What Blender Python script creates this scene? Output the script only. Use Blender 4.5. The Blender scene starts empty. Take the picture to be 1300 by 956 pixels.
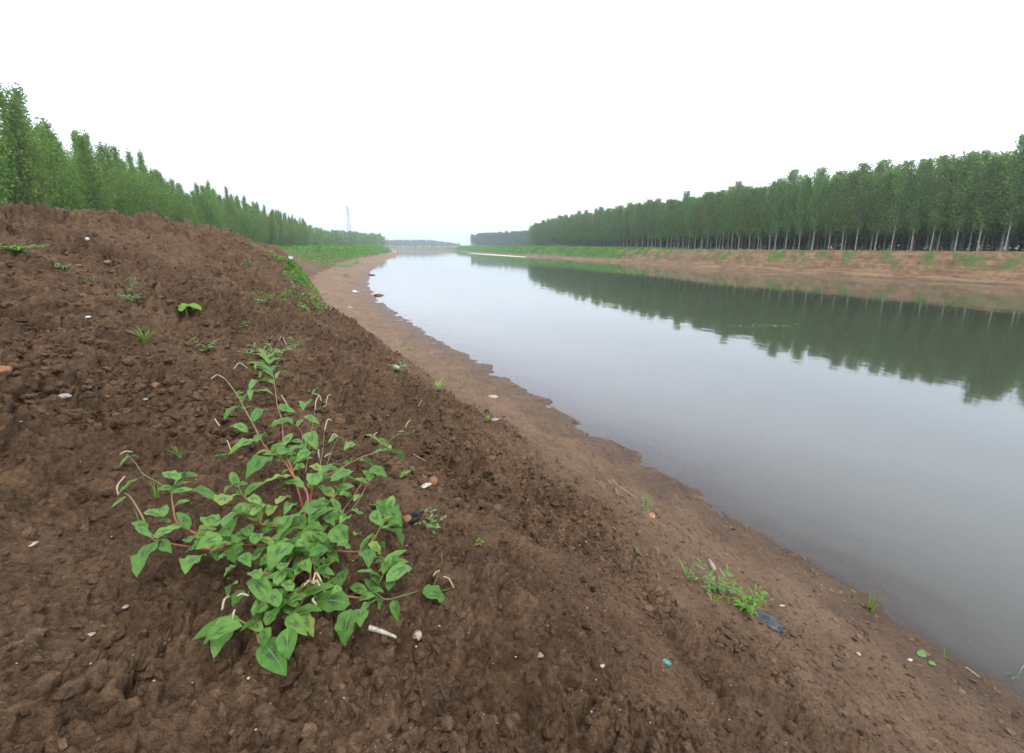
import bpy, math, random
import numpy as np
from mathutils import Vector
random.seed(7); rng = np.random.default_rng(7)
S = bpy.context.scene
COL = S.collection

# ------------------------------------------------------------------ camera
CAM_Z = 3.0; F = 578.0; CX, CY = 650.0, 433.0
PITCH = math.atan(120.0 / F); CP, SP = math.cos(PITCH), math.sin(PITCH)
cam = bpy.data.objects.new('camera', bpy.data.cameras.new('camera')); COL.objects.link(cam)
cam.location = (0, 0, CAM_Z); cam.rotation_euler = (math.pi / 2 - PITCH, 0, 0)
cam.data.sensor_width = 36; cam.data.lens = F * 36 / 1300
cam.data.shift_y = -(478.0 - CY) / 1300.0
cam.data.clip_start = 0.02; cam.data.clip_end = 6000
S.camera = cam

def ray(px, py):
    u = px - CX; v = CY - py
    return np.array([u, F * CP + v * SP, v * CP - F * SP]) / F       # length measured along the optical axis

def unp(px, py, z=0.0):
    r = ray(px, py); t = (z - CAM_Z) / r[2]
    return (r[0] * t, r[1] * t)

# ------------------------------------------------------------------ noise
_P = np.random.default_rng(3).permutation(4096)
def _h(ix, iy, s):
    return _P[(_P[(ix + s * 71) & 4095] + iy) & 4095]
def perlin(x, y, s=0):
    x = np.asarray(x, float); y = np.asarray(y, float)
    xi = np.floor(x).astype(np.int64); yi = np.floor(y).astype(np.int64); xf = x - xi; yf = y - yi
    u = xf * xf * (3 - 2 * xf); v = yf * yf * (3 - 2 * yf)
    def g(a, b):
        an = _h(xi + a, yi + b, s) * (2 * math.pi / 4096)
        return np.cos(an) * (xf - a) + np.sin(an) * (yf - b)
    n0 = g(0, 0) * (1 - u) + g(1, 0) * u; n1 = g(0, 1) * (1 - u) + g(1, 1) * u
    return (n0 * (1 - v) + n1 * v) * 1.5
def fbm(x, y, o=4, s=0, gain=.5):
    a = 1.; r = 0.
    for k in range(o):
        r = r + a * perlin(x * 2**k + 13.7 * k, y * 2**k - 7.1 * k, s + k); a *= gain
    return r
def worley(x, y, s=0):
    xi = np.floor(x).astype(np.int64); yi = np.floor(y).astype(np.int64)
    f1 = np.full(x.shape, 9.); f2 = f1.copy(); idd = np.zeros(x.shape); ox = idd.copy(); oy = idd.copy()
    for a in (-1, 0, 1):
        for b in (-1, 0, 1):
            h = _h(xi + a, yi + b, s); h2 = _h(xi + a, yi + b, s + 5)
            dx = xi + a + (h / 4096.) - x; dy = yi + b + (h2 / 4096.) - y
            d = np.sqrt(dx * dx + dy * dy); c = d < f1
            f2 = np.where(c, f1, np.minimum(f2, d)); idd = np.where(c, ((h * 7 + h2 * 3) & 4095) / 4096., idd); ox = np.where(c, dx, ox); oy = np.where(c, dy, oy); f1 = np.where(c, d, f1)
    return f1, f2, idd, ox, oy
def blocks(x, y, s):
    """broken, tilted lumps parted by narrow hollows"""
    f1, f2, i, ox, oy = worley(x, y, s); an = i * 61.0; e = np.clip((f2 - f1) * 3.2, 0, 1); e = e * (2 - e)
    return (-.12 + .75 * i + .75 * (np.cos(an) * ox + np.sin(an) * oy) - .5 * f1 * f1) * e - .26 * (1 - e)

# ------------------------------------------------------------------ river plan
W1px = [(1245,866),(1140,790),(1040,722),(990,690),(900,640),(800,572),(740,540),(700,515),(620,465),(560,435),(520,408),(480,382),(467,364),(470,345),(481,335),(500,326),(508,322.5)]
W1 = [(260,-700),(40,-80),(11.2,-15)] + [unp(*p) for p in W1px] + [(-60,260),(-75,330),(-120,405),(-320,520),(-900,800)]
W2px = [(1300,363),(1200,358),(1100,352),(1000,346),(889,341),(806,334),(740,330),(700,327),(655,325),(615,322)]
W2 = [(420,-700),(90,-80),(56,-15),(46,14)] + [unp(*p) for p in W2px] + [(-33,300),(-55,370),(-110,450),(-320,590),(-900,900)]
W1 = np.array(W1); W2 = np.array(W2)
POLY = np.vstack([W1, W2[::-1]])
def pdist(P, X, Y):
    b = np.full(X.shape, 1e18)
    for (x0, y0), (x1, y1) in zip(P[:-1], P[1:]):
        dx, dy = x1 - x0, y1 - y0; L = dx * dx + dy * dy
        t = np.clip(((X - x0) * dx + (Y - y0) * dy) / L, 0, 1)
        b = np.minimum(b, (X - x0 - t * dx)**2 + (Y - y0 - t * dy)**2)
    return np.sqrt(b)
def inriver(X, Y):
    c = np.zeros(X.shape, bool); n = len(POLY)
    for i in range(n):
        x0, y0 = POLY[i]; x1, y1 = POLY[(i + 1) % n]
        if y0 == y1: continue
        k = ((y0 > Y) != (y1 > Y)) & (X < (x1 - x0) * (Y - y0) / (y1 - y0) + x0)
        c ^= k
    return c
DG = np.linspace(0, 30, 601)
SEC = {
 -8: [(0,0),(1.1,.25),(4.1,2.0),(5.5,2.4),(8,3.2),(11,3.0),(15,2.6),(30,2.6)],
  0: [(0,0),(.4,.06),(1.1,.3),(4.1,2.0),(4.7,2.2),(5.5,2.5),(7.5,3.2),(8.5,3.3),(12,2.8),(16,2.6),(30,2.6)],
  4: [(0,0),(.4,.06),(1.1,.3),(4.1,2.0),(4.7,2.2),(5.5,2.55),(7.2,3.28),(8.5,3.38),(12,2.8),(16,2.6),(30,2.6)],
  8: [(0,0),(.8,.1),(1.7,.38),(2.6,.98),(3.5,1.62),(5,2.72),(6.4,3.50),(7.5,3.58),(11,2.8),(15,2.6),(30,2.6)],
 12: [(0,0),(1.5,.17),(2.5,.40),(3.5,1.25),(4.6,2.5),(5.6,3.42),(6.6,3.5),(10,2.7),(14,2.6),(30,2.6)],
 17: [(0,0),(2,.22),(2.8,.4),(3.3,1.2),(4.1,2.6),(4.8,3.02),(6.2,3.1),(10,2.6),(30,2.6)],
 21: [(0,0),(2.4,.26),(3.2,.45),(4,.9),(5,1.25),(6.5,1.6),(9,2.2),(11,2.6),(30,2.6)],
 32: [(0,0),(3,.4),(5,.9),(8,2.0),(11,2.85),(14,2.65),(30,2.6)],
 60: [(0,0),(2.5,.35),(6,1.25),(9,2.4),(12,2.75),(15,2.6),(30,2.6)],
 150:[(0,0),(3,.35),(8,1.5),(12,2.7),(16,2.6),(30,2.6)],
 900:[(0,0),(3,.35),(8,1.5),(12,2.6),(16,2.6),(30,2.6)]}
SY = np.array(sorted(SEC)); kern = np.hanning(17); kern /= kern.sum()
STAB = np.array([np.interp(DG, [p[0] for p in SEC[k]], [p[1] for p in SEC[k]]) for k in SY])
STAB = np.array([np.convolve(np.pad(r, 8, mode='edge'), kern, 'valid') for r in STAB])
RD = np.array([(0,0),(1.2,.32),(2.2,.62),(3.2,1.6),(4.3,2.38),(5,2.46),(30,2.45)])
TOE_Y = [-8,4,8,12,17,21,60]; TOE_D = [1.2,1.2,1.9,2.75,2.95,3.4,4.0]
def base(X, Y):
    """smooth ground height, signed landward distance, left side?"""
    X = np.atleast_1d(np.asarray(X, float)); Y = np.atleast_1d(np.asarray(Y, float))
    a = pdist(W1, X, Y); b = pdist(W2, X, Y); ins = inriver(X, Y)
    left = a < b; d = np.minimum(a, b)
    di = np.clip(d, 0, 29.99) / .05; i0 = di.astype(int); f = di - i0
    ys = np.clip(Y, SY[0], SY[-1] - 1e-3); k = np.searchsorted(SY, ys, side='right') - 1
    g = (ys - SY[k]) / (SY[k + 1] - SY[k]); g = g * g * (3 - 2 * g) * .5 + g * .5
    zl = (STAB[k, i0] * (1 - f) + STAB[k, i0 + 1] * f) * (1 - g) + (STAB[k + 1, i0] * (1 - f) + STAB[k + 1, i0 + 1] * f) * g
    zr = np.interp(d, RD[:, 0], RD[:, 1])
    z = np.where(left, zl, zr); z = np.where(ins, -np.minimum(.16 * d, 2.0), z)
    return z, np.where(ins, -d, d), left
def ground(X, Y, full=False):
    z, d, left = base(X, Y)
    X = np.atleast_1d(np.asarray(X, float)); Y = np.atleast_1d(np.asarray(Y, float))
    R = np.sqrt(X * X + Y * Y)
    toe = np.interp(Y, TOE_Y, TOE_D) + .25 * fbm(X * .9, Y * .9, 3, 40)
    m = np.clip((d - toe) / np.interp(Y, [4, 14], [1.9, .6]), 0, 1) * left; m = m * m * (3 - 2 * m)          # mound of dug soil
    m = np.maximum(m, .24 * left * np.clip((d - .25) * 2, 0, 1) * np.clip((15 - Y) / 6, 0, 1) * np.clip(.6 + perlin(X * 1.4, Y * 1.4, 47), 0, 1))
    beach = left * np.clip(1 - m, 0, 1) * (d > -3)
    near = np.clip((70 - R) / 30, 0, 1)
    wx = X + .10 * perlin(X * 3.1, Y * 3.1, 11); wy = Y + .10 * perlin(X * 3.1, Y * 3.1, 17)
    z = z + m * (.15 * fbm(X * .55, Y * .55, 3, 1) + .085 * fbm(X * 1.7, Y * 1.7, 2, 5)) - .03 * m; dz = 0.0
    q = perlin(X * 1.1, Y * 1.1, 61); cr = np.clip(.80 + 1.0 * q, .30, 1.35); R2 = np.clip(R / 3, .75, 1.6)
    v1 = perlin(X * 7, Y * 7, 71); v2 = perlin(X * 7, Y * 7, 72); v3 = perlin(X * 26, Y * 26, 73); v4 = perlin(X * 26, Y * 26, 74)
    wx = wx + .035 * v1 + .010 * v3; wy = wy + .035 * v2 + .010 * v4
    q2 = np.clip(perlin(X * .9, Y * .9, 62) * 2 + .45, 0, 1)
    mm = m * near
    dz = dz + mm * (.095 * q2 * np.clip(1.35 - R / 9, .45, 1) * blocks(wx * 2.7, wy * 2.7, 21) + .070 * cr * blocks(wx * 6.3 + 3, wy * 6.3, 22) * R2 + .046 * cr * blocks(wx * 13, wy * 13 + 5, 23) * R2 + .027 * cr * blocks(wx * 28, wy * 28, 24))
    dz = dz + (mm * .010 + beach * near * .004 * np.clip(d * .8, 0, 1)) * fbm(X * 45, Y * 45, 2, 35) + beach * near * np.clip(d, 0, 1) * (.018 * blocks(wx * 14, wy * 14, 25) + .030 * np.clip(perlin(X * 1.3, Y * 1.3, 63) + .2, 0, 1) * blocks(wx * 5, wy * 5, 26))
    t = X * .41 - Y * .91                                                       # beach: low ridges that run with the water's edge
    dz = dz + beach * near * (.016 * fbm(X * 2.6, Y * 2.6, 3, 46) + .030 * fbm(X * .9, Y * .9, 3, 45) + .012 * fbm((X * .91 + Y * .41) * 5, t * 1.6, 3, 50) + .006 * fbm(X * 22, Y * 22, 3, 55) + .0025 * fbm(X * 60, Y * 60, 2, 57))
    rb = (~left) & (d > 0)
    dz = dz + rb * np.clip(d * .7, 0, 1) * (.16 * fbm(X * .5, Y * .5, 3, 80) + .10 * fbm(X * 1.6, Y * 1.6, 3, 85)) * np.clip((260 - R) / 60, 0, 1)
    far = left * np.clip((R - 18) / 14, 0, 1) * np.clip(d * .4, 0, 1)
    dz = dz + far * .22 * fbm(X * .35, Y * .35, 4, 90) * np.clip((400 - R) / 200, 0, 1)
    if full: return z, dz, d, left, m
    return z + dz, d, left, m
def polar():
    fr = np.radians(np.arange(-70, 70.01, .145)); bk = np.radians(np.arange(72, 288, 2.2))
    ang = np.concatenate([fr, bk])
    r = [.004, .1, .22]
    while r[-1] < 1150:
        q = r[-1]; r.append(q * (1.0043 if q < 14 else 1.0065 if q < 26 else 1.011 if q < 130 else 1.035))
    r = np.array(r); A, R = np.meshgrid(ang, r)
    return R * np.sin(A), R * np.cos(A)
GX, GY = polar(); nr, na = GX.shape
gc, gf, gd, gl, gm = ground(GX.ravel(), GY.ravel(), True)
GC = gc.reshape(nr, na); gf = gf.reshape(nr, na)
dr = np.stack([np.gradient(A_, axis=0) for A_ in (GX, GY, GC)], -1)
dt = np.stack([(np.roll(A_, -1, 1) - np.roll(A_, 1, 1)) for A_ in (GX, GY, GC)], -1)
NM = np.cross(dt, dr); NM /= np.maximum(np.linalg.norm(NM, axis=2), 1e-12)[..., None]; NM *= np.sign(NM[..., 2:3])
NM[..., 2] = np.maximum(NM[..., 2], .35); NM[:40] = (0, 0, 1)
GV = np.stack([GX, GY, GC], -1) + NM * gf[..., None]                  # the fine relief stands off the slope, not straight up
GZ = GC + gf / NM[..., 2]; GB = base(GX.ravel(), GY.ravel())[0].reshape(nr, na) + .01
gz = GV[..., 2].ravel()
ANG = np.degrees(np.arctan2(GX[5], GY[5])) % 360
def G(x, y):
    a = math.degrees(math.atan2(x, y)); R = math.hypot(x, y)
    j = (a + 70) / .145 if abs(a) < 69.9 else float(NF + np.argmin(np.abs(ANG[NF:] - a % 360)))
    k = int(np.clip(np.searchsorted(GR, R) - 1, 0, nr - 2)); f = (R - GR[k]) / (GR[k + 1] - GR[k]); j0 = int(j); j1 = min(j0 + 1, na - 1); g = j - j0
    return float((GZ[k, j0] * (1 - f) + GZ[k + 1, j0] * f) * (1 - g) + (GZ[k, j1] * (1 - f) + GZ[k + 1, j1] * f) * g)
GR = np.hypot(GX[:, 0], GY[:, 0]); NF = len(np.arange(-70, 70.01, .145))
def hit(px, py, h=0.0, fine=False):
    """the place on the ground (raised by h) that lies behind a point of the photograph"""
    r = ray(px, py); j = (math.degrees(math.atan2(r[0], r[1])) + 70) / .145; j0 = int(min(max(round(j), 0), NF - 1)); hr = math.hypot(r[0], r[1])
    z = (GZ if fine else GB)[:, j0] + h - CAM_Z; el = z / GR - r[2] / hr; k = int(np.argmax(el[40:] > 0)) + 40
    f = el[k - 1] / (el[k - 1] - el[k]) if el[k] > 0 >= el[k - 1] else 0; R = GR[k - 1] + (GR[k] - GR[k - 1]) * f; t = R / hr
    return Vector((r[0] * t, r[1] * t, CAM_Z + r[2] * t)), t

# ------------------------------------------------------------------ object helpers
def tag(o, label, cat, group=None):
    o['label'] = label; o['category'] = cat
    if group: o['group'] = group
    return o
def link(name, me, mat=None, parent=None):
    o = bpy.data.objects.new(name, me); COL.objects.link(o)
    if mat and not me.materials: me.materials.append(mat)
    if parent: o.parent = parent
    return o
def empty(name, loc=(0, 0, 0), rz=0):
    o = bpy.data.objects.new(name, None); COL.objects.link(o); o.location = loc; o.rotation_euler = (0, 0, rz); o.empty_display_size = .1
    return o
def np_mesh(name, V, Fq, smooth=True, attrs=None, uv=None, tri=False):
    V = np.asarray(V, np.float32); Fq = np.asarray(Fq, np.int32); n = Fq.shape[1]
    me = bpy.data.meshes.new(name)
    me.vertices.add(len(V)); me.vertices.foreach_set('co', V.ravel())
    me.loops.add(Fq.size); me.loops.foreach_set('vertex_index', Fq.ravel())
    me.polygons.add(len(Fq)); me.polygons.foreach_set('loop_start', np.arange(0, Fq.size, n, dtype=np.int32))
    me.update(calc_edges=True)
    me.polygons.foreach_set('use_smooth', np.full(len(Fq), smooth))
    for k, a in (attrs or {}).items():
        a = np.asarray(a, np.float32)
        if a.ndim == 1:
            at = me.attributes.new(k, 'FLOAT', 'POINT'); at.data.foreach_set('value', a)
        else:
            at = me.attributes.new(k, 'FLOAT_VECTOR', 'POINT'); at.data.foreach_set('vector', a.ravel())
    if uv is not None:
        l = me.uv_layers.new(name='UVMap'); l.data.foreach_set('uv', np.asarray(uv, np.float32)[Fq.ravel()].ravel())
    me.validate(); return me
class MB:
    """collects quads (triangles as degenerate quads are avoided: everything is quads or grids)"""
    def __init__(s): s.V = []; s.F = []; s.U = []; s.A = []; s.n = 0
    def add(s, V, Fq, U=None, A=0.0):
        V = np.asarray(V, float).reshape(-1, 3); Fq = np.asarray(Fq, int).reshape(-1, 4)
        s.V.append(V); s.F.append(Fq + s.n); s.n += len(V)
        s.U.append(np.zeros((len(V), 2)) if U is None else np.asarray(U, float).reshape(-1, 2))
        s.A.append(np.broadcast_to(np.asarray(A, float), (len(V),)).copy())
    def tube(s, pts, rad, n=6, A=0.0, cap=True):
        P = [Vector(p) for p in pts]; m = len(P); rad = [rad] * m if np.isscalar(rad) else list(rad)
        V = []; U = []; ref = Vector((.31, .17, .93))
        for i, p in enumerate(P):
            t = (P[min(i + 1, m - 1)] - P[max(i - 1, 0)]).normalized()
            a = t.cross(ref);  a = a.normalized() if a.length > 1e-4 else Vector((1, 0, 0)); b = t.cross(a)
            for k in range(n):
                an = 2 * math.pi * k / n; V.append(p + (a * math.cos(an) + b * math.sin(an)) * rad[i]); U.append((i / max(m - 1, 1), k / n))
        Fq = [(i * n + k, i * n + (k + 1) % n, (i + 1) * n + (k + 1) % n, (i + 1) * n + k) for i in range(m - 1) for k in range(n)]
        if cap and n % 2 == 0:
            for o in (0, (m - 1) * n):
                for k in range(1, n // 2):
                    q = [o + k - 1 if k > 1 else o, o + k, o + n - 1 - k, o + n - k if k > 1 else o + n - 1]
                    Fq.append(tuple(q) if o else tuple(q[::-1]))
        s.add([tuple(v) for v in V], Fq, U, A)
    def build(s, name, mat, parent=None, smooth=True):
        me = np_mesh(name, np.vstack(s.V), np.vstack(s.F), smooth, {'shade': np.concatenate(s.A)}, np.vstack(s.U))
        return link(name, me, mat, parent)
def smooth_path(pts, n=4):
    """Catmull-Rom through points"""
    P = [Vector(p) for p in pts]; P = [P[0] * 2 - P[1]] + P + [P[-1] * 2 - P[-2]]; out = []
    for i in range(1, len(P) - 2):
        for k in range(n):
            t = k / n; a, b, c, d = P[i - 1:i + 3]
            out.append(.5 * ((2 * b) + (c - a) * t + (2 * a - 5 * b + 4 * c - d) * t * t + (3 * b - a - 3 * c + d) * t**3))
    out.append(P[-2]); return out

# ------------------------------------------------------------------ materials
class N:
    def __init__(s, name):
        s.m = bpy.data.materials.new(name); s.m.use_nodes = True; s.t = s.m.node_tree; s.t.nodes.clear()
        s.out = s.n('ShaderNodeOutputMaterial')
    def n(s, typ, ins=None, **kw):
        x = s.t.nodes.new(typ)
        for k, v in kw.items(): setattr(x, k, v)
        for k, v in (ins or {}).items():
            i = x.inputs[k]
            if isinstance(v, bpy.types.NodeSocket): s.t.links.new(v, i)
            else: i.default_value = v
        return x
    def noise(s, vec, scale, detail=4, rough=.55, dist=0):
        return s.n('ShaderNodeTexNoise', {'Vector': vec, 'Scale': scale, 'Detail': detail, 'Roughness': rough, 'Distortion': dist}).outputs['Fac']
    def ramp(s, fac, a, b, c0=(0, 0, 0, 1), c1=(1, 1, 1, 1)):
        r = s.n('ShaderNodeValToRGB', {'Fac': fac}); e = r.color_ramp.elements
        e[0].position = a; e[1].position = b; e[0].color = c0; e[1].color = c1; return r.outputs['Color']
    def mix(s, f, a, b, mode='MIX'):
        x = s.n('ShaderNodeMix', data_type='RGBA', blend_type=mode)
        for i, v in ((0, f), (6, a), (7, b)):
            if isinstance(v, bpy.types.NodeSocket): s.t.links.new(v, x.inputs[i])
            else: x.inputs[i].default_value = v if not isinstance(v, tuple) or len(v) == 4 else (*v, 1)
        return x.outputs[2]
    def math(s, op, a, b=0.0, clamp=False):
        x = s.n('ShaderNodeMath', {0: a, 1: b}, operation=op, use_clamp=clamp); return x.outputs[0]
    def attr(s, name, out='Fac'): return s.n('ShaderNodeAttribute', attribute_name=name).outputs[out]
    def surf(s, sh): s.t.links.new(sh, s.out.inputs['Surface']); return s.m

def mat_soil():
    k = N('dug_soil'); c = k.n('ShaderNodeNewGeometry').outputs['Position']
    zone = k.n('ShaderNodeSeparateXYZ', {0: k.attr('zone', 'Vector')})
    beach, right, wet = zone.outputs[0], zone.outputs[1], zone.outputs[2]
    a = k.mix(k.ramp(k.noise(c, 2.2, 5, .6), .34, .66), (.092, .054, .031), (.215, .130, .076))
    a = k.mix(k.ramp(k.noise(c, 11, 5, .65, .4), .38, .64), (.050, .031, .019), a)
    a = k.mix(k.math('MULTIPLY', k.ramp(k.noise(c, 4.7, 4, .6, .6), .60, .72), .55), a, (.20, .108, .052))      # ochre clods
    a = k.mix(k.math('MULTIPLY', k.ramp(k.noise(c, 6.1, 3, .6), .62, .70), .6), a, (.034, .025, .021))           # damp dark lumps
    a = k.mix(k.math('MULTIPLY', k.ramp(k.noise(c, .9, 5, .7, .8), .52, .66), .55), a, (.24, .155, .098))
    a = k.mix(k.math('MULTIPLY', k.ramp(k.noise(c, 3.1, 6, .75, .5), .56, .66), .6), a, (.045, .031, .022))
    a = k.mix(.45, a, k.mix(k.ramp(k.noise(c, 60, 5, .75), .3, .7), (.035, .021, .012), (.30, .19, .115)))
    b = k.mix(k.ramp(k.noise(c, 1.6, 5, .6), .35, .65), (.190, .120, .068), (.290, .196, .118))
    b = k.mix(k.math('MULTIPLY', k.ramp(k.noise(c, 9, 5, .7, .5), .5, .68), .6), b, (.085, .058, .043))
    xb = k.n('ShaderNodeMapping', {'Vector': c, 'Rotation': (0, 0, -.42), 'Scale': (3.4, .8, 1)}).outputs[0]
    b = k.mix(k.math('MULTIPLY', k.ramp(k.noise(xb, 1.5, 6, .7, .6), .50, .62), .75), b, (.098, .064, .042))
    b = k.mix(k.math('MULTIPLY', k.ramp(k.noise(c, 24, 4, .7), .58, .68), .7), b, (.060, .042, .030))
    b = k.mix(.40, b, k.mix(k.noise(c, 90, 3, .7), (.08, .05, .035), (.36, .25, .18)))
    r = k.mix(k.ramp(k.noise(c, .8, 5, .6), .38, .62), (.140, .086, .046), (.240, .152, .086))
    r = k.mix(k.math('MULTIPLY', k.ramp(k.noise(c, 2.2, 6, .75), .47, .60), .75), r, (.075, .050, .034))
    x = k.n('ShaderNodeMapping', {'Vector': c, 'Scale': (.12, .12, 2.6)}).outputs[0]
    r = k.mix(k.math('MULTIPLY', k.ramp(k.noise(x, 2.0, 3, .5), .52, .6), .5), r, (.29, .185, .11))
    col = k.mix(beach, a, b); col = k.mix(right, col, r)
    col = k.mix(k.attr('grassy'), col, k.mix(k.noise(c, 3, 4), (.05, .10, .025), (.12, .13, .045)))
    col = k.mix(k.math('MULTIPLY', wet, .85), col, k.mix(.6, col, (.03, .022, .018), 'MIX'))
    col = k.n('ShaderNodeHueSaturation', {'Color': col, 'Hue': .5, 'Saturation': 1.03, 'Fac': 1.0, 'Value': k.math('ADD', 1.07, k.attr('tone'))}).outputs[0]
    bs = k.n('ShaderNodeBump', {'Height': k.noise(c, 38, 6, .7, .3), 'Strength': 1.0, 'Distance': .030}).outputs[0]
    bs = k.n('ShaderNodeBump', {'Height': k.noise(c, 190, 3, .7), 'Strength': .9, 'Distance': .005, 'Normal': bs}).outputs[0]
    ro = k.math('SUBTRACT', k.math('ADD', .56, k.math('MULTIPLY', k.noise(c, 14, 3), .45)), k.math('MULTIPLY', wet, .30))
    p = k.n('ShaderNodeBsdfPrincipled', {'Base Color': col, 'Roughness': ro, 'Normal': bs, 'Specular IOR Level': .12})
    return k.surf(p.outputs[0])
def mat_water():
    k = N('river_water'); c = k.n('ShaderNodeNewGeometry').outputs['Position']
    dep = k.attr('depth'); fac = k.math('SUBTRACT', 1.0, k.math('POWER', 2.718, k.math('MULTIPLY', dep, -7.0)), True)
    m1 = k.n('ShaderNodeMapping', {'Vector': c, 'Scale': (1.0, .6, 1), 'Rotation': (0, 0, .35)}).outputs[0]
    h = k.math('ADD', k.math('MULTIPLY', k.noise(m1, 1.1, 3, .55), 1.0), k.math('MULTIPLY', k.noise(m1, 6.0, 2, .5), .10))
    pw = k.ramp(k.noise(c, .035, 3, .5), .40, .62)                                                             # breeze patches
    bp = k.n('ShaderNodeBump', {'Height': h, 'Strength': k.math('ADD', .22, k.math('MULTIPLY', pw, .55)), 'Distance': .012}).outputs[0]
    murk = k.mix(k.ramp(k.math('ADD', dep, k.math('MULTIPLY', k.noise(c, .5, 4), .25)), .15, 1.0), (.112, .110, .088), (.050, .060, .038))
    dif = k.n('ShaderNodeBsdfDiffuse', {'Color': murk}); tr = k.n('ShaderNodeBsdfTransparent', {'Color': (.93, .92, .88, 1)})
    body = k.n('ShaderNodeMixShader', {0: fac, 1: tr.outputs[0], 2: dif.outputs[0]})
    gl = k.n('ShaderNodeBsdfGlossy', {'Color': (1, 1, 1, 1), 'Roughness': .045, 'Normal': bp})
    fr = k.n('ShaderNodeFresnel', {'IOR': 1.40, 'Normal': bp})
    return k.surf(k.n('ShaderNodeMixShader', {0: fr.outputs[0], 1: body.outputs[0], 2: gl.outputs[0]}).outputs[0])
def mat_smartweed(name, g0, g1, blotch=True, trans=.30):
    k = N(name); uv = k.n('ShaderNodeUVMap').outputs[0]; s = k.n('ShaderNodeSeparateXYZ', {0: uv}); u, v = s.outputs[0], s.outputs[1]
    c = k.n('ShaderNodeNewGeometry').outputs['Position']; sh = k.attr('shade')
    av = k.math('ABSOLUTE', k.math('SUBTRACT', v, .5))
    col = k.mix(sh, g0, g1); col = k.mix(k.math('MULTIPLY', k.ramp(k.noise(c, 45, 3), .35, .7), .45), col, tuple(x * .62 for x in g0))
    if blotch:
        col = k.mix(k.math('MULTIPLY', k.ramp(sh, .90, .96), .6), col, (.30, .33, .06))
        e = k.math('SQRT', k.math('ADD', k.math('POWER', k.math('MULTIPLY', k.math('SUBTRACT', u, k.math('SUBTRACT', .52, av)), 5.0), 2.0), k.math('POWER', k.math('MULTIPLY', av, 3.2), 2.0)))
        e = k.math('ADD', e, k.math('MULTIPLY', k.math('SUBTRACT', k.noise(c, 130, 3), .5), 1.0))
        col = k.mix(k.math('MULTIPLY', k.ramp(e, .35, .95, (1, 1, 1, 1), (0, 0, 0, 1)), .72), col, (.035, .045, .035))
    w = k.math('SINE', k.math('MULTIPLY', k.math('SUBTRACT', u, k.math('MULTIPLY', av, .7)), 62.0))
    col = k.mix(k.math('MULTIPLY', k.ramp(w, .86, 1.0), .22), col, (.22, .34, .12))
    col = k.mix(k.math('MULTIPLY', k.ramp(av, .012, .035, (1, 1, 1, 1), (0, 0, 0, 1)), .55), col, (.26, .38, .14))
    col = k.mix(k.math('MULTIPLY', k.ramp(k.noise(c, 21, 2), .70, .74), .8), col, (.17, .13, .05))                # nibbled, browned spots
    bf = k.n('ShaderNodeNewGeometry').outputs['Backfacing']; col = k.mix(k.math('MULTIPLY', bf, .45), col, (.20, .30, .16))
    bp = k.n('ShaderNodeBump', {'Height': w, 'Strength': .35, 'Distance': .0012}).outputs[0]
    bp = k.n('ShaderNodeBump', {'Height': k.noise(c, 90, 3), 'Strength': .35, 'Distance': .003, 'Normal': bp}).outputs[0]
    p = k.n('ShaderNodeBsdfPrincipled', {'Base Color': col, 'Roughness': .48, 'Normal': bp, 'Specular IOR Level': .22})
    t = k.n('ShaderNodeBsdfTranslucent', {'Color': k.mix(.5, col, (.18, .42, .05)), 'Normal': bp})
    return k.surf(k.n('ShaderNodeMixShader', {0: trans, 1: p.outputs[0], 2: t.outputs[0]}).outputs[0])
def mat_foliage(name, c0, c1, trans=.3, rnd=.25):
    k = N(name); sh = k.attr('shade'); col = k.mix(sh, c0, c1)
    oi = k.n('ShaderNodeObjectInfo').outputs['Random']
    col = k.n('ShaderNodeHueSaturation', {'Color': col, 'Hue': k.math('ADD', .485, k.math('MULTIPLY', oi, .03)), 'Value': k.math('ADD', 1 - rnd, k.math('MULTIPLY', oi, rnd * 2)), 'Saturation': 1.0, 'Fac': 1.0}).outputs[0]
    p = k.n('ShaderNodeBsdfPrincipled', {'Base Color': col, 'Roughness': .55, 'Specular IOR Level': .15})
    t = k.n('ShaderNodeBsdfTranslucent', {'Color': col})
    return k.surf(k.n('ShaderNodeMixShader', {0: trans, 1: p.outputs[0], 2: t.outputs[0]}).outputs[0])
def mat_simple(name, c0, c1, scale=30, rough=.6, bump=.3, dist=.002, spec=.4):
    k = N(name); c = k.n('ShaderNodeNewGeometry').outputs['Position']; n = k.noise(c, scale, 4, .6, .3)
    bp = k.n('ShaderNodeBump', {'Height': n, 'Strength': bump, 'Distance': dist}).outputs[0]
    return k.surf(k.n('ShaderNodeBsdfPrincipled', {'Base Color': k.mix(k.ramp(n, .35, .65), c0, c1), 'Roughness': rough, 'Normal': bp, 'Specular IOR Level': spec}).outputs[0])
def mat_stem(name, a, b):
    k = N(name); u = k.n('ShaderNodeSeparateXYZ', {0: k.n('ShaderNodeUVMap').outputs[0]}).outputs[0]
    c = k.n('ShaderNodeNewGeometry').outputs['Position']; f = k.ramp(k.math('ADD', u, k.math('MULTIPLY', k.math('SUBTRACT', k.noise(c, 14, 3), .5), .8)), .45, .95)
    col = k.mix(f, a, b); col = k.mix(k.math('MULTIPLY', k.noise(c, 120, 2), .35), col, (.10, .05, .03))
    return k.surf(k.n('ShaderNodeBsdfPrincipled', {'Base Color': col, 'Roughness': .42}).outputs[0])

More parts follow.
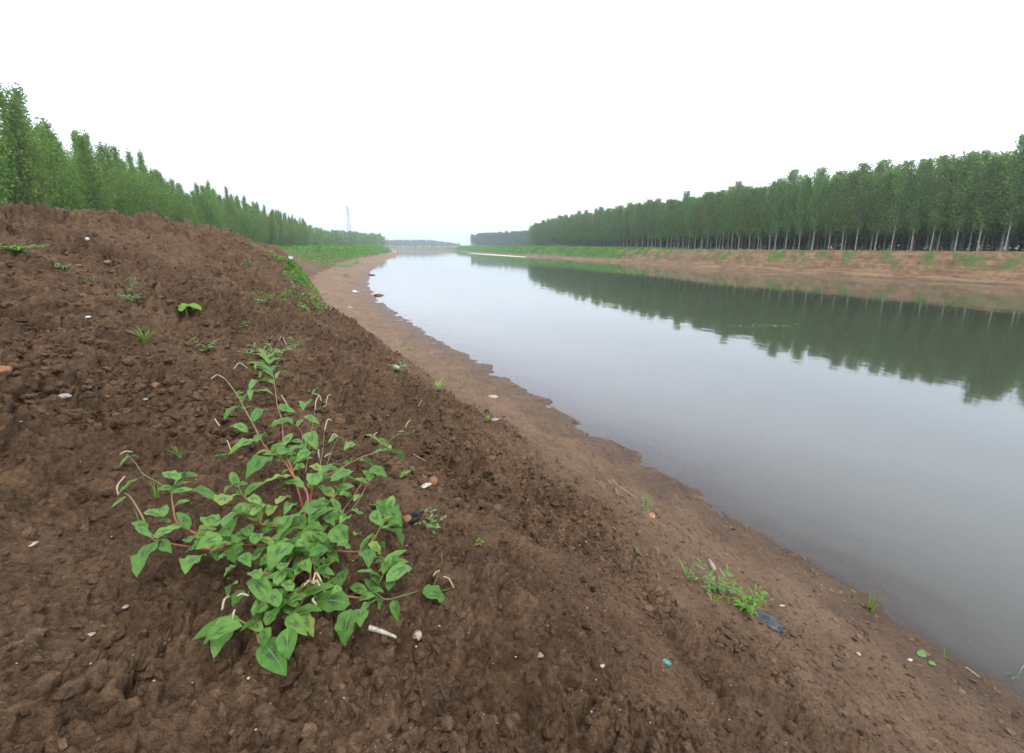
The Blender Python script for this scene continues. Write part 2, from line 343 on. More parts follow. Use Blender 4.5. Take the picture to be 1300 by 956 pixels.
M_soil = mat_soil(); M_water = mat_water()
M_weed = mat_smartweed('smartweed_leaf', (.085, .225, .038), (.215, .410, .090))
M_weedpale = mat_smartweed('pale_weed_leaf', (.14, .28, .09), (.27, .46, .16), False)
M_bright = mat_smartweed('bright_leaf', (.14, .36, .03), (.25, .50, .06), False, .4)
M_stem = mat_stem('red_stem', (.34, .095, .045), (.20, .24, .07)); M_greenstem = mat_stem('green_stem', (.19, .22, .07), (.13, .24, .05))
M_spike = mat_simple('flower_spike', (.30, .25, .15), (.56, .46, .34), 260, .8, .8, .003)
M_grass = mat_foliage('grass_blade', (.14, .30, .05), (.28, .46, .12), .3)
M_cover = mat_foliage('bank_weed_leaf', (.080, .22, .028), (.19, .42, .06), .3)
M_popR = mat_foliage('poplar_leaf', (.090, .180, .040), (.245, .385, .095), .38, .14)
M_popL = mat_foliage('young_poplar_leaf', (.095, .190, .034), (.255, .395, .085), .38, .16)
M_far = mat_foliage('far_wood_leaf', (.05, .10, .04), (.12, .20, .08), .25)
M_barkR = mat_simple('poplar_bark', (.26, .25, .20), (.46, .44, .36), 6, .85, .5, .01)
M_barkL = mat_simple('young_poplar_bark', (.13, .13, .10), (.22, .21, .16), 6, .85, .5, .01)
M_shell = mat_simple('shell', (.26, .21, .16), (.60, .55, .46), 90, .35, .3, .001, .5)
M_snail = mat_simple('snail_shell', (.16, .12, .10), (.48, .40, .34), 110, .35, .3, .001, .5)
M_ochre = mat_simple('ochre_clod', (.20, .095, .045), (.29, .155, .075), 40, .85, .8, .006)
M_dark = mat_simple('dark_lump', (.012, .010, .009), (.045, .036, .032), 60, .75, 1, .008)
M_stone = mat_simple('pale_stone', (.20, .18, .17), (.42, .38, .35), 50, .7, .5, .003)
M_twig = mat_simple('dry_twig', (.20, .14, .09), (.42, .32, .22), 80, .8, .5, .001)
M_plastic = mat_simple('black_plastic', (.012, .015, .022), (.04, .048, .062), 25, .3, .8, .012, .6)
M_white = mat_simple('white_plastic', (.42, .42, .42), (.70, .70, .68), 30, .4, .5, .004)
M_teal = mat_simple('teal_scrap', (.04, .20, .16), (.10, .36, .28), 120, .5, .6, .003)
M_strip = mat_simple('strip_white', (.62, .60, .55), (.78, .76, .72), .6, .7, .3, .02)
M_steel = mat_simple('tower_steel', (.30, .31, .33), (.42, .43, .45), 1, .5, .1, .01)
M_brownleaf = mat_simple('dead_leaf', (.30, .14, .07), (.45, .26, .15), 60, .7, .4, .002)

# ------------------------------------------------------------------ ground and water
def grid_faces(nr, na, off=0):
    i = np.arange(nr - 1)[:, None]; j = np.arange(na)[None, :]; jn = (j + 1) % na
    return np.stack([i * na + j, i * na + jn, (i + 1) * na + jn, (i + 1) * na + j], -1).reshape(-1, 4)
FQ = grid_faces(nr, na)
Rr = np.sqrt(GX.ravel()**2 + GY.ravel()**2)
sm = lambda x: np.clip(x, 0, 1)
left = gl.astype(float)
beachz = left * (.72 + .28 * sm((GY.ravel() - 6) / 8)) * sm(1.12 - gm * 1.25 - .25 * fbm(GX.ravel() * 3, GY.ravel() * 3, 3, 150) * (gm > .02)) * 1.0
rightz = 1 - left
patch = sm(fbm(GX.ravel() * .22, GY.ravel() * .22, 4, 101) * 2.2 + .35)
def veg_density(X, Y, d, lf):
    """where the far banks are green (0..1)"""
    n = fbm(X * .25, Y * .25, 3, 120)
    L = lf * sm((np.hypot(X, Y) - 48) / 15) * sm((d - 4.2 + n) / 1.5)
    aw = sm((Y - 88 + 8 * n) / 14); band = sm((d - 2.1 - .5 * aw * -1) / .5)
    pt = sm((fbm(X * .75, Y * .55, 4, 130) - .04) * 3)
    Rg = (1 - lf) * np.where(aw > .5, band * 1.0, sm((d - 2.5) / .3) * sm((5.4 - d) / .4) * pt)
    return np.clip(L * .95 + Rg, 0, 1) * (d > .8)
veg = veg_density(GX.ravel(), GY.ravel(), gd, left)
veg = np.maximum(veg, sm((gd - 13) / 3) * .8)
wet = sm(1 - (gz + .03 * fbm(GX.ravel() * 2, GY.ravel() * 2, 3, 160)) / .16) * sm((90 - Rr) / 50)
zone = np.stack([beachz, rightz, wet], 1)
g_me = np_mesh('ground', GV.reshape(-1, 3), FQ, True, {'zone': zone, 'grassy': veg})
go = link('ground', g_me, M_soil); go['kind'] = 'structure'
# water: same plan points, every second one, where the ground dips below the surface
st = 2; WX, WY, WZ = GX[::st, ::st], GY[::st, ::st], GZ[::st, ::st]; wn, wa = WX.shape
wf = grid_faces(wn, wa); low = (WZ.ravel() < .06)[wf].any(1); wf = wf[low]
used, inv = np.unique(wf.ravel(), return_inverse=True)
wv = np.stack([WX.ravel(), WY.ravel(), np.zeros(WX.size)], 1)[used]
wo = link('river_water', np_mesh('river_water', wv, inv.reshape(-1, 4), True, {'depth': np.maximum(-WZ.ravel()[used], 0)}), M_water); wo['kind'] = 'structure'

# clods and crumbs lying on the mound: nobody could count them
def ico(sub):
    import bmesh
    bm = bmesh.new(); bmesh.ops.create_icosphere(bm, subdivisions=sub, radius=1)
    V = np.array([v.co[:] for v in bm.verts]); Fx = np.array([[v.index for v in f.verts] for f in bm.faces]); bm.free(); return V, Fx
def clods():
    Vs, Fs, Ts, Zs = [], [], [], []; off = 0
    for (sub, count, r0, r1, smin, smax, beachy) in ((3, 240, .7, 4.5, .016, .050, 0), (2, 3600, .6, 8, .008, .028, 0), (1, 11000, .6, 13, .004, .012, .25), (1, 17000, 2.4, 19, .012, .044, .0), (1, 9000, 2.3, 40, .008, .040, 1)):
        V0, F0 = ico(sub); protos = []
        for q in range(9):
            n = V0 * (1 + .30 * perlin(V0[:, 0] * 1.3 + q * 9, V0[:, 1] * 1.3 + V0[:, 2] * 1.7, q)[:, None] + .22 * perlin(V0[:, 2] * 2.9 + q, V0[:, 0] * 2.7 - V0[:, 1], q + 9)[:, None])
            rr = np.random.default_rng(q + 50)
            for c in range(11):
                pn = rr.normal(0, 1, 3); pn /= np.linalg.norm(pn); n = n - np.maximum(n @ pn - rr.uniform(.45, .8), 0)[:, None] * pn
            n = n * (1 + .12 * perlin(V0[:, 0] * 5 + q, V0[:, 1] * 5 + V0[:, 2] * 4, q + 3)[:, None]); protos.append(n * [1, .8, .66])
        u = rng.random(count * 4); r = r0 * (r1 / r0)**u; a = np.radians(rng.uniform(-62, 62, count * 4)); X = r * np.sin(a); Y = r * np.cos(a)
        z, d, lf, m = ground(X, Y); cl = perlin(X * 1.9, Y * 1.9, 200) + .25 * perlin(X * 7, Y * 7, 201)
        ok = ((m > .45) & (cl > -.22 - .5 * (rng.random(len(m)) < .45))) if beachy < 1 else ((m < .6) & (d > -.02) & lf & (d < 6))
        if 0 < beachy < 1: ok = ok | ((rng.random(len(m)) < beachy) & (m <= .6) & (d > .1) & lf)
        X, Y, dd, mm = X[ok][:count], Y[ok][:count], d[ok][:count], m[ok][:count]
        for x, y, dq, mq in zip(X, Y, dd, mm):
            s = smin * (smax / smin)**(rng.random()**1.7); P = protos[rng.integers(9)] * s
            if beachy == 1: s *= .8; P = P * [1, 1, .55]
            e = rng.uniform(0, 6.28, 3); c1, s1 = math.cos(e[0]), math.sin(e[0]); c2, s2 = math.cos(e[1] * .12), math.sin(e[1] * .12)
            Rm = np.array([[c1, -s1, 0], [s1, c1, 0], [0, 0, 1]]) @ np.array([[1, 0, 0], [0, c2, -s2], [0, s2, c2]])
            Vs.append(P @ Rm.T + [x, y, G(x, y) + s * .05]); Fs.append(F0 + off); off += len(V0); Ts.append(np.full(len(V0), rng.normal(0, .22))); Zs.append(np.tile([max(0, 1 - mq * 1.15) * .75, 0, 0], (len(V0), 1)))
    me = np_mesh('soil_clods', np.vstack(Vs), np.vstack(Fs), False, {'tone': np.concatenate(Ts), 'zone': np.vstack(Zs)}); o = link('soil_clods', me, M_soil); o['kind'] = 'stuff'
    tag(o, 'loose brown soil crumbs and clods strewn over the dug mound', 'soil clods')
clods()
def grit():
    V0, F0 = ico(1); Vs, Fs = [], []; off = 0; n = 900
    r = .7 * (14 / .7)**rng.random(n); a = np.radians(rng.uniform(-58, 58, n)); X = r * np.sin(a); Y = r * np.cos(a); z, d, lf, m = ground(X, Y); z = [G(x, y) for x, y in zip(X, Y)]
    for x, y, zz, dd in zip(X, Y, z, d):
        if dd < .2: continue
        s = rng.uniform(.0012, .0038) * (1 + .12 * math.hypot(x, y)); Vs.append(V0 * [s, s * rng.uniform(.4, 1), s * .5] + [x, y, zz + s * .4]); Fs.append(F0 + off); off += len(V0)
    o = link('shell_grit', np_mesh('shell_grit', np.vstack(Vs), np.vstack(Fs), True), M_shell); o['kind'] = 'stuff'
    tag(o, 'tiny white shell fragments scattered over the brown soil', 'shell grit')
grit()

# ------------------------------------------------------------------ leaves
def rot_about(v, ax, a): return v * math.cos(a) + ax.cross(v) * math.sin(a) + ax * ax.dot(v) * (1 - math.cos(a))
def leaf(mb, b, t, w, up=None, arch=.10, fold=.22, shape=(.62, .85), nu=9, wav=.06, shade=None, droop=0.0):
    b, t = Vector(b), Vector(t); ax = t - b; L = ax.length
    if L < 1e-5: return
    ax.normalize(); up = Vector(up) if up else Vector((random.uniform(-.35, .35), random.uniform(-.45, .2), 1))
    side = ax.cross(up); side = side.normalized() if side.length > 1e-3 else Vector((1, 0, 0)); nrm = side.cross(ax).normalized()
    ph = random.uniform(0, 6.28); bend = random.uniform(-.07, .07); V = []; U = []; nv = 5
    pk = (shape[0] / (shape[0] + shape[1])); mx = pk**shape[0] * (1 - pk)**shape[1]; tw = random.uniform(-.35, .35)
    for i in range(nu):
        u = i / (nu - 1); hw = .5 * w * (max(u, 1e-4)**shape[0] * max(1 - u, 0)**shape[1]) / mx + (.012 * L if 0 < i < nu - 1 else .002 * L)
        c = b + ax * (u * L) + nrm * (arch * L * math.sin(math.pi * u) - droop * L * u * u) + side * (bend * L * math.sin(math.pi * u))
        sd = side * math.cos(tw * u) + nrm * math.sin(tw * u)
        for j in range(nv):
            v = j / (nv - 1) * 2 - 1
            V.append(c + sd * (v * hw) + nrm * (abs(v) * hw * fold + wav * hw * math.sin(u * 17 + ph + v * 2) * abs(v))); U.append((u, .5 + v * .5))
    Fq = [(i * nv + j, i * nv + j + 1, (i + 1) * nv + j + 1, (i + 1) * nv + j) for i in range(nu - 1) for j in range(nv - 1)]
    mb.add([tuple(v) for v in V], Fq, U, random.random() if shade is None else shade)
def spike(parent, pts, r=.0042, name='flower_spike'):
    P = smooth_path(pts, 5); mb = MB(); n = len(P); V0, F0 = None, None
    mb.tube(P, [r * (.75 + .35 * math.sin(2.6 * (i + .5) / n)) for i in range(n)], 6)
    for i in range(n * 7):                                                   # little buds that crowd the spike
        f = random.random() * (n - 1); k = int(f); p = P[k].lerp(P[min(k + 1, n - 1)], f - k)
        d = Vector((random.gauss(0, 1), random.gauss(0, 1), random.gauss(0, 1))).normalized(); q = p + d * r * .95; s = r * .55
        e = d.cross(Vector((0, 0, 1))) ; e = e.normalized() * s if e.length > .01 else Vector((s, 0, 0)); g = d.cross(e).normalized() * s
        mb.add([tuple(q + e), tuple(q + g), tuple(q - e), tuple(q - g), tuple(q + d * s * 1.3)], [(0, 1, 4, 4), (1, 2, 4, 4), (2, 3, 4, 4), (3, 0, 4, 4)][:0] or [(0, 1, 2, 4), (2, 3, 0, 4)])
    return mb.build(name, M_spike, parent)

# ------------------------------------------------------------------ the big smartweed
def big_plant():
    root_p, _ = hit(392, 668, 0.0, True)
    root = empty('smartweed_plant', root_p)
    tag(root, 'large sprawling weed with red stems, dark-blotched leaves and pale drooping flower spikes in the foreground', 'plant')
    inv = Vector(root_p)
    def H(px, py):                                                            # height of the foliage over the soil: tall in the middle
        q = math.hypot((px - 385) / 190.0, (py - 670) / 165.0); return max(.035, .17 * (1 - q * .75))
    def at(px, py, dh=0.0):
        p, t = hit(px, py, max(.012, H(px, py) + dh)); return p - inv, t
    stems = [
     ([(392,664),(391,640),(388,622),(373,605),(358,582),(341,572),(331,558),(322,540),(312,522),(303,505),(293,490),(286,481)], .0052, 'r'),
     ([(385,640),(372,600),(360,571),(359,550),(357,530),(352,515),(349,492),(347,478),(341,460),(337,450)], .0038, 'r'),
     ([(391,640),(396,622),(408,607),(430,596),(460,580),(486,571),(492,562)], .0040, 'r'),
     ([(393,668),(408,646),(422,634),(430,622),(437,613)], .0052, 'r'),
     ([(390,668),(375,690),(345,694),(318,691),(300,692),(280,699),(262,697),(232,693),(205,688),(192,682),(180,655),(166,632),(158,626)], .0045, 'r'),
     ([(300,692),(265,685),(245,676),(225,664),(220,645),(218,626),(223,612),(228,603)], .0042, 'r'),
     ([(388,672),(360,668),(335,667),(325,655),(316,637),(306,626),(300,610)], .0036, 'r'),
     ([(391,675),(372,705),(356,728),(335,729),(332,745),(322,760)], .0036, 'r'),
     ([(393,672),(404,696),(430,700),(456,700),(470,690),(481,673),(491,652),(497,640)], .0040, 'r'),
     ([(391,676),(396,700),(400,725),(410,750),(430,755),(458,759),(475,752),(482,738),(490,722),(493,706)], .0042, 'r'),
     ([(475,752),(490,761),(512,756),(532,750)], .0026, 'g'),
     ([(390,676),(384,706),(372,735),(352,765),(330,782),(320,794),(303,787),(292,780)], .0046, 'r'),
     ([(320,794),(326,806),(329,816)], .0046, 'r'),
     ([(391,676),(394,705),(393,735),(385,760),(373,778),(366,790)], .0036, 'r'),
     ([(218,626),(200,612),(182,602),(172,588),(160,576)], .0018, 'g'),
     ([(205,688),(190,676),(178,664),(172,650)], .0018, 'g'),
     ([(470,600),(455,620),(440,642),(415,668)], .0026, 'r'),
     ([(480,595),(468,612),(452,640),(436,655),(420,668)], .0022, 'r'),
     ([(356,531),(378,542),(384,560),(372,600)], .0024, 'r'),
     ([(400,758),(394,742),(396,728)], .0014, 'g'), ([(402,760),(400,745),(404,738)], .0012, 'g'),
     ([(405,575),(407,592),(408,604),(398,614)], .0020, 'r')]
    for pts, r, c in stems:
        P3 = []
        for i, (x, y) in enumerate(pts):
            f = i / (len(pts) - 1); P3.append(at(x, y, -.03)[0] + Vector((0, 0, -.0)))
        if pts[0][0] in range(380, 396) and pts[0][1] > 635: P3[0] = Vector((random.uniform(-.01, .01), random.uniform(-.01, .01), -.01))
        P = smooth_path(P3, 4); n = len(P); mb = MB()
        rad = [r * .8 * (1.15 - .6 * i / n) * (1.28 if i % 8 == 0 else 1.0) for i in range(n)]
        mb.tube(P, rad, 6); mb.build('stem', M_stem if c == 'r' else M_greenstem, root)
    LV = """304,516,284,534,11 339,484,311,499,12 325,497,346,501,6 326,497,314,515,7 322,536,350,519,11 314,549,291,541,9 326,561,345,552,11 330,562,289,578,13 289,577,268,580,3
341,580,311,609,22 371,604,333,613,17 366,534,341,543,9 378,586,399,574,13 356,578,375,560,20 388,592,370,601,13 394,591,409,601,10 386,619,350,621,17 393,655,431,650,26 397,672,402,703,24
381,650,354,684,22 431,628,450,636,14 455,566,437,572,13 402,616,414,589,17 420,611,451,598,13 410,602,440,590,12 430,606,453,612,11 488,572,513,589,17 456,585,474,597,14 468,596,492,606,13
433,629,451,633,10 450,637,468,626,8 470,641,492,647,10 473,649,487,669,14 489,648,511,669,18 446,648,467,660,12 484,671,509,693,22 490,670,509,674,8 450,680,464,681,8 467,691,483,706,14 420,672,441,690,19
276,636,231,624,9 280,642,295,622,17 271,669,255,655,18 275,668,290,654,18 282,669,310,657,11 275,672,240,690,20 283,684,249,697,18 242,688,230,680,10 247,697,235,703,8 300,690,321,672,19 324,691,336,674,15
304,689,298,714,22 257,705,236,728,23 299,718,284,733,13 305,705,319,721,13 226,610,207,597,15 224,617,250,615,7 226,607,239,600,5 176,607,149,629,9 175,580,152,592,5 160,630,140,645,4 206,655,181,648,8
207,656,196,638,15 216,663,201,660,8 194,682,231,668,12 192,682,169,667,7 197,688,175,730,23 197,690,217,702,13 297,780,270,838,24 308,795,258,819,18 344,796,332,820,14 333,815,364,859,27 366,796,367,839,23
337,794,357,771,15 364,783,390,807,15 380,779,398,809,19 444,767,394,767,24 446,773,438,821,25 458,773,457,798,17 461,777,487,763,13 434,743,443,715,19 434,746,421,754,9 461,699,468,721,18 475,708,490,719,8
484,735,454,726,9 490,739,526,720,15 493,750,500,733,11 499,762,505,789,11 536,752,567,763,21 397,695,394,664,28 415,680,439,690,19 375,692,394,701,13 393,706,422,702,13 368,689,343,724,27 356,724,368,711,13
380,714,394,728,15 404,712,415,719,9 390,759,411,744,20 388,755,367,766,13 352,743,371,725,16 346,766,317,739,18 341,770,324,786,15 350,765,366,745,14 311,750,294,771,12 301,741,289,760,10 353,771,339,748,16 376,771,359,755,15
350,481,378,478,5 352,515,376,524,10 372,535,343,543,9 391,514,379,529,13 387,528,405,538,8 390,549,403,571,13 417,562,438,560,7 397,501,413,487,4 410,518,431,513,3 346,478,322,466,7 344,470,312,462,6 341,462,318,452,5 341,462,366,455,5 339,455,360,446,4
345,472,365,465,5 340,470,330,480,6 338,460,324,470,6 336,452,346,440,4 337,452,322,444,4 480,560,462,552,5 505,548,520,556,5
330,640,314,628,10 320,655,340,645,12 340,655,352,640,12 352,640,372,632,13 375,640,360,655,12 360,665,340,672,13 405,635,422,645,11 412,655,425,668,12 440,655,428,668,11 430,690,446,700,13 405,722,418,735,11 372,750,355,738,12
330,735,312,728,13 322,712,338,700,14 345,708,330,718,12 410,690,398,676,14 425,712,410,722,11 318,680,306,668,12 262,680,252,670,11 290,705,276,712,10 360,700,374,690,13 470,735,482,748,9 480,690,492,700,9""".split()
    mb = MB()
    for q in LV:
        bx, by, tx, ty, w = [float(v) for v in q.split(',')]
        dh = random.uniform(-.02, .045); (b, tb), (t, tt) = at(bx, by, dh), at(tx, ty, dh + random.uniform(-.055, .01))
        L = (t - b).length; lim = math.hypot(bx - tx, by - ty) * tb / F * 1.7
        if L > lim: t = b + (t - b) * (lim / L)
        sh = (.62, 1.1) if w > 8 else (.7, 1.1)
        t = b + (t - b) * random.uniform(.95, 1.08); leaf(mb, b, t, w * tb / F * random.uniform(1.0, 1.2), None, random.uniform(.05, .2), random.uniform(.1, .5), sh, 12, .20)
    for i in range(150):                                                       # small inner and lower leaves
        pts, r, c = random.choice(stems[:14]); f = random.random() * (len(pts) - 1); k = int(f); x0, y0 = pts[k]; x1, y1 = pts[min(k + 1, len(pts) - 1)]
        x, y = x0 + (x1 - x0) * (f - k), y0 + (y1 - y0) * (f - k)
        if math.hypot((x - 375) / 150, (y - 680) / 120) > 1 and random.random() < .8: continue
        b, tb = at(x, y, -.035); a = random.uniform(0, 6.28); L = random.uniform(.035, .10)
        leaf(mb, b, b + Vector((math.cos(a), math.sin(a), random.uniform(-.25, .5))) * L, L * random.uniform(.32, .5), None, .12, .35, (.6, .9), 8, .08)
    for i in range(90):                                                       # leaf pairs along the outer arms
        pts, r, c = stems[(0, 1, 2, 4, 5, 6, 8, 9, 11, 16, 17, 18)[i % 12]]; f = random.uniform(.15, .98) * (len(pts) - 1); k = int(f); x0, y0 = pts[k]; x1, y1 = pts[min(k + 1, len(pts) - 1)]
        b, tb = at(x0 + (x1 - x0) * (f - k), y0 + (y1 - y0) * (f - k), -.02); a = random.uniform(0, 6.28); L = random.uniform(.03, .075)
        leaf(mb, b, b + Vector((math.cos(a), math.sin(a), random.uniform(-.1, .5))) * L, L * random.uniform(.32, .48), None, .12, .35, (.6, 1.0), 8, .12)
    mb.build('foliage', M_weed, root)
    SPK = [[(286,481),(276,476),(268,481)], [(314,467),(304,461),(297,468)], [(366,516),(358,503),(357,502)], [(279,541),(274,534),(273,532)], [(293,571),(290,563),(288,559)],
     [(408,509),(405,502),(399,500)], [(400,520),(401,510),(404,503)], [(414,512),(416,503),(420,501)], [(412,546),(416,533),(421,534)], [(420,557),(424,551),(429,555)], [(397,741),(401,727),(408,738)],
     [(398,741),(402,738),(406,744)], [(386,743),(389,740),(392,737)], [(398,760),(397,762),(402,768)], [(291,757),(285,761),(282,774)], [(301,757),(307,754),(315,756)], [(295,786),(296,780),(298,774)],
     [(550,731),(553,727),(558,724)], [(563,732),(570,735),(576,746)], [(476,557),(475,552),(479,549)], [(515,542),(517,537),(521,533)], [(531,516),(537,507),(546,512)], [(354,432),(358,427),(364,438)],
     [(150,628),(149,617),(158,605)], [(168,574),(160,573),(152,577)], [(405,580),(404,574),(405,571)], [(412,580),(416,577),(419,576)]]
    for s in SPK:
        d0 = .03; P = []
        for i, (x, y) in enumerate(s): P.append(at(x, y, d0)[0])
        spike(root, P, .0023 if s[0][1] > 560 else .0028)
    # thin stalks that carry the stray spikes
    for pts in ([(546,512),(540,530),(525,548),(505,552),(492,562)], [(521,533),(512,545),(500,556)], [(576,746),(560,750),(540,751)], [(364,438),(356,452),(347,470)], [(297,468),(310,472),(335,475)], [(400,520),(396,545),(388,600)], [(412,546),(410,570),(405,600)], [(429,555),(420,575),(412,600)], [(558,724),(553,738),(545,750)], [(561,702),(561,716),(560,730)]):
        mb = MB(); mb.tube(smooth_path([at(x, y, 0)[0] for x, y in pts], 4), .0013, 4); mb.build('stalk', M_greenstem, root)
    return root
big_plant()

# ------------------------------------------------------------------ smaller plants
def on_ground(px, py):
    p, t = hit(px, py, 0.0, True); p.z = G(p.x, p.y); return p, t
def grass_tuft(name, px, py, size_px, label, n=26, lean=.5, mat=None, group=None, cat='grass tuft'):
    p, t = on_ground(px, py); L = size_px * t / F; o = empty(name, p); tag(o, label, cat, group); mb = MB()
    for i in range(n):
        a = random.uniform(0, 6.28); l = L * random.uniform(.45, 1.1); q = random.uniform(.1, lean) * l; b = Vector((math.cos(a) * .08 * L, math.sin(a) * .08 * L, -.004))
        P = [b + Vector((math.cos(a) * q * u**1.6, math.sin(a) * q * u**1.6, l * (u - .45 * lean * u * u))) for u in (0, .2, .4, .6, .8, 1)]
        w = max(L * .022, .0012); sd = Vector((-math.sin(a), math.cos(a), 0)); V = []
        for k, c in enumerate(P):
            ww = w * (1 - (k / 5.2)**2); V += [c - sd * ww, c + Vector((0, 0, -.3 * ww)), c + sd * ww]
        mb.add([tuple(v) for v in V], [(k * 3 + j, k * 3 + j + 1, k * 3 + j + 4, k * 3 + j + 3) for k in range(5) for j in range(2)], None, random.random())
    mb.build('blades', mat or M_grass, o); return o
def weed(name, px, py, size_px, label, nst=5, nl=7, height=.5, lw=.3, ls=.35, mat=None, spread=1.0, group=None, spikes=0, upright=False, cat='weed'):
    p, t = on_ground(px, py); L = size_px * t / F; o = empty(name, p); tag(o, label, cat, group); st = MB(); lf = MB()
    for i in range(nst):
        a = i * 6.28 / nst + random.uniform(-.5, .5); l = L * random.uniform(.5, 1.0) * .55; h = height * L * random.uniform(.5, 1.0)
        if upright: l *= .25
        P = smooth_path([(0, 0, -.004), (math.cos(a) * l * .35 * spread, math.sin(a) * l * .35 * spread, h * .6), (math.cos(a + .2) * l * spread, math.sin(a + .2) * l * spread, h)], 5)
        st.tube(P, [max(L * .010, .0008) * (1.2 - .7 * k / len(P)) for k in range(len(P))], 4)
        for k in range(nl):
            f = (k + .6) / nl; c = P[int(f * (len(P) - 1))]; b = a + (1 if k % 2 else -1) * random.uniform(.5, 1.5); s = L * ls * random.uniform(.6, 1.1) * (1 - .35 * f)
            leaf(lf, c, c + Vector((math.cos(b) * s, math.sin(b) * s, random.uniform(-.3, .45) * s)), s * lw, None, .12, .3, (.7, .95), 6, .05)
        if i < spikes: spike(o, [P[-1], P[-1] + Vector((.01, 0, .02)) * L * 6, P[-1] + Vector((.05, 0, .06)) * L], max(.003, L * .02))
    st.build('stem', M_greenstem, o); lf.build('foliage', mat or M_weedpale, o); return o

grass_tuft('grass_tuft', 184, 434, 34, 'small bright grass tuft with one looped blade on the mound, left of the broad-leaved seedling', 34, .9)
grass_tuft('grass_tuft', 228, 580, 28, 'thin pale grass tuft on soil behind the upper left of the big weed', 22, .9)
grass_tuft('grass_tuft', 199, 632, 34, 'tall thin grass stalks standing beside the left arm of the big weed', 6, .2)
grass_tuft('grass_tuft', 519, 444, 12, 'tiny green tuft alone on the smooth mud near the water', 14, .3)
grass_tuft('grass_tuft', 873, 735, 30, 'thin grass sprig just left of the two weeds on the lower slope', 12, .8)
grass_tuft('grass_tuft', 905, 765, 24, 'short grass between the two weeds on the lower slope', 12, .9)
grass_tuft('grass_tuft', 1105, 775, 42, 'sparse grass stalks standing in the water at the river edge', 9, .6)
grass_tuft('grass_tuft', 1078, 757, 14, 'two short blades poking from the water edge beside the sparse stalks', 5, .3)
grass_tuft('grass_tuft', 1200, 836, 18, 'single curved green sprout on the mud at the waterline, lower right', 3, .4)
grass_tuft('grass_tuft', 1290, 862, 30, 'few long pale blades leaning out of the water in the lower right corner', 6, 1.0)
grass_tuft('grass_tuft', 620, 533, 16, 'sparse grey-green grass on the slope between mound and beach', 14, 1.2)
grass_tuft('grass_tuft', 556, 492, 20, 'low spread grass on the slope beyond the big weed, beside a pale seedling', 22, 1.6)
grass_tuft('grass_tuft', 820, 640, 16, 'wiry green tuft beside the dry twigs', 16, .7)
weed('pale_seedling', 262, 447, 30, 'pale weed seedling beside a dark hole in the soil, behind the grass tuft', 5, 5, .6, .28, .4)
weed('pale_seedling', 247, 437, 18, 'small thin seedling at the rim of a dark hole on the mound', 3, 4, .7, .2, .4)
weed('fern_seedling', 116, 527, 26, 'tiny feathery green seedling alone on the left slope', 5, 6, .3, .25, .25)
weed('spiked_seedling', 172, 386, 30, 'slim upright seedling with a drooping pale spike on the left mound', 4, 6, 1.3, .34, .28, spikes=1, upright=True)
weed('low_seedling', 165, 380, 36, 'low rosette of pale leaves at the foot of the slim spiked seedling', 8, 4, .25, .4, .25)
weed('low_seedling', 116, 355, 16, 'small green sprout between two orange clods and a white scrap on the mound', 4, 3, .3, .3, .5)
weed('creeping_weed', 79, 341, 30, 'creeping green weed above the tiny feathery seedling, near an orange clod', 8, 6, .2, .4, .22)
weed('creeping_weed', 22, 319, 62, 'wide creeping weed at the left edge of the mound crest', 12, 9, .16, .3, .16, M_cover, 1.2)
weed('creeping_weed', 330, 383, 22, 'faint pale weed on mid mound right of the broad-leaved seedling', 5, 5, .25, .3, .3)
weed('low_seedling', 310, 415, 26, 'limp narrow-leaved seedling beside the arched flower spike on the mound', 5, 4, .4, .2, .4)
weed('narrow_leaf_weed', 345, 458, 62, 'cluster of narrow grey-green leaves behind the big weed', 9, 8, .35, .22, .2, M_weedpale, 1.1)
weed('pale_seedling', 376, 440, 34, 'faint upright seedling at the right of the narrow-leaved cluster', 4, 4, .5, .16, .3)
weed('pale_seedling', 549, 672, 52, 'light green branching seedling right of the big weed next to a dark lump', 5, 8, .5, .3, .2)
weed('pale_seedling', 505, 470, 28, 'pale seedling beside a small white stone on the slope edge', 5, 5, .3, .35, .3)
weed('pale_seedling', 585, 487, 14, 'very small seedling on the beach slope near the white shell', 4, 4, .3, .3, .4)
weed('forked_weed', 905, 748, 62, 'bushy pale green weed below the half-buried pale bottle', 9, 8, .35, .22, .22)
weed('forked_weed', 945, 772, 66, 'green weed partly over the black plastic on the lower slope', 8, 8, .4, .25, .24, M_bright)
weed('feathery_weed', 819, 650, 30, 'thin feathery green weed at the tip of the dry twigs', 5, 8, .8, .16, .25, upright=True)
weed('low_seedling', 608, 690, 12, 'tiny two-leaved sprout in the middle of the soil slope', 3, 3, .4, .5, .6, M_bright)
weed('low_seedling', 807, 700, 11, 'tiny round-leaved sprout above the lower right slope', 4, 3, .3, .5, .5)
weed('low_seedling', 967, 756, 14, 'yellowish sprout beside the white shell chip near the black plastic', 3, 3, .5, .5, .5)
def broad_leaf():
    p, t = on_ground(237, 399); o = empty('broad_leaved_seedling', p); tag(o, 'single bright broad lobed leaf standing on the mound', 'seedling'); s = t / F
    st = MB(); st.tube(smooth_path([(0, 0, -.01), (0, 0, 5 * s), (.0, .5 * s, 9 * s)], 4), 1.0 * s, 6); st.build('stem', M_greenstem, o)
    mb = MB(); c = Vector((0, 0, 9 * s))
    for a, l, w in ((0.05, 19, 13), (3.1, 17, 12), (1.6, 12, 13), (4.9, 11, 12), (.9, 11, 9), (2.4, 11, 9)):
        leaf(mb, c - Vector((math.cos(a), math.sin(a), 0)) * 3 * s, c + Vector((math.cos(a) * l, math.sin(a) * l, -4.0)) * s, w * s, (0, -.25, 1), .22, .1, (.5, .5), 8, .05, .8)
    mb.build('leaf', M_bright, o)
broad_leaf()
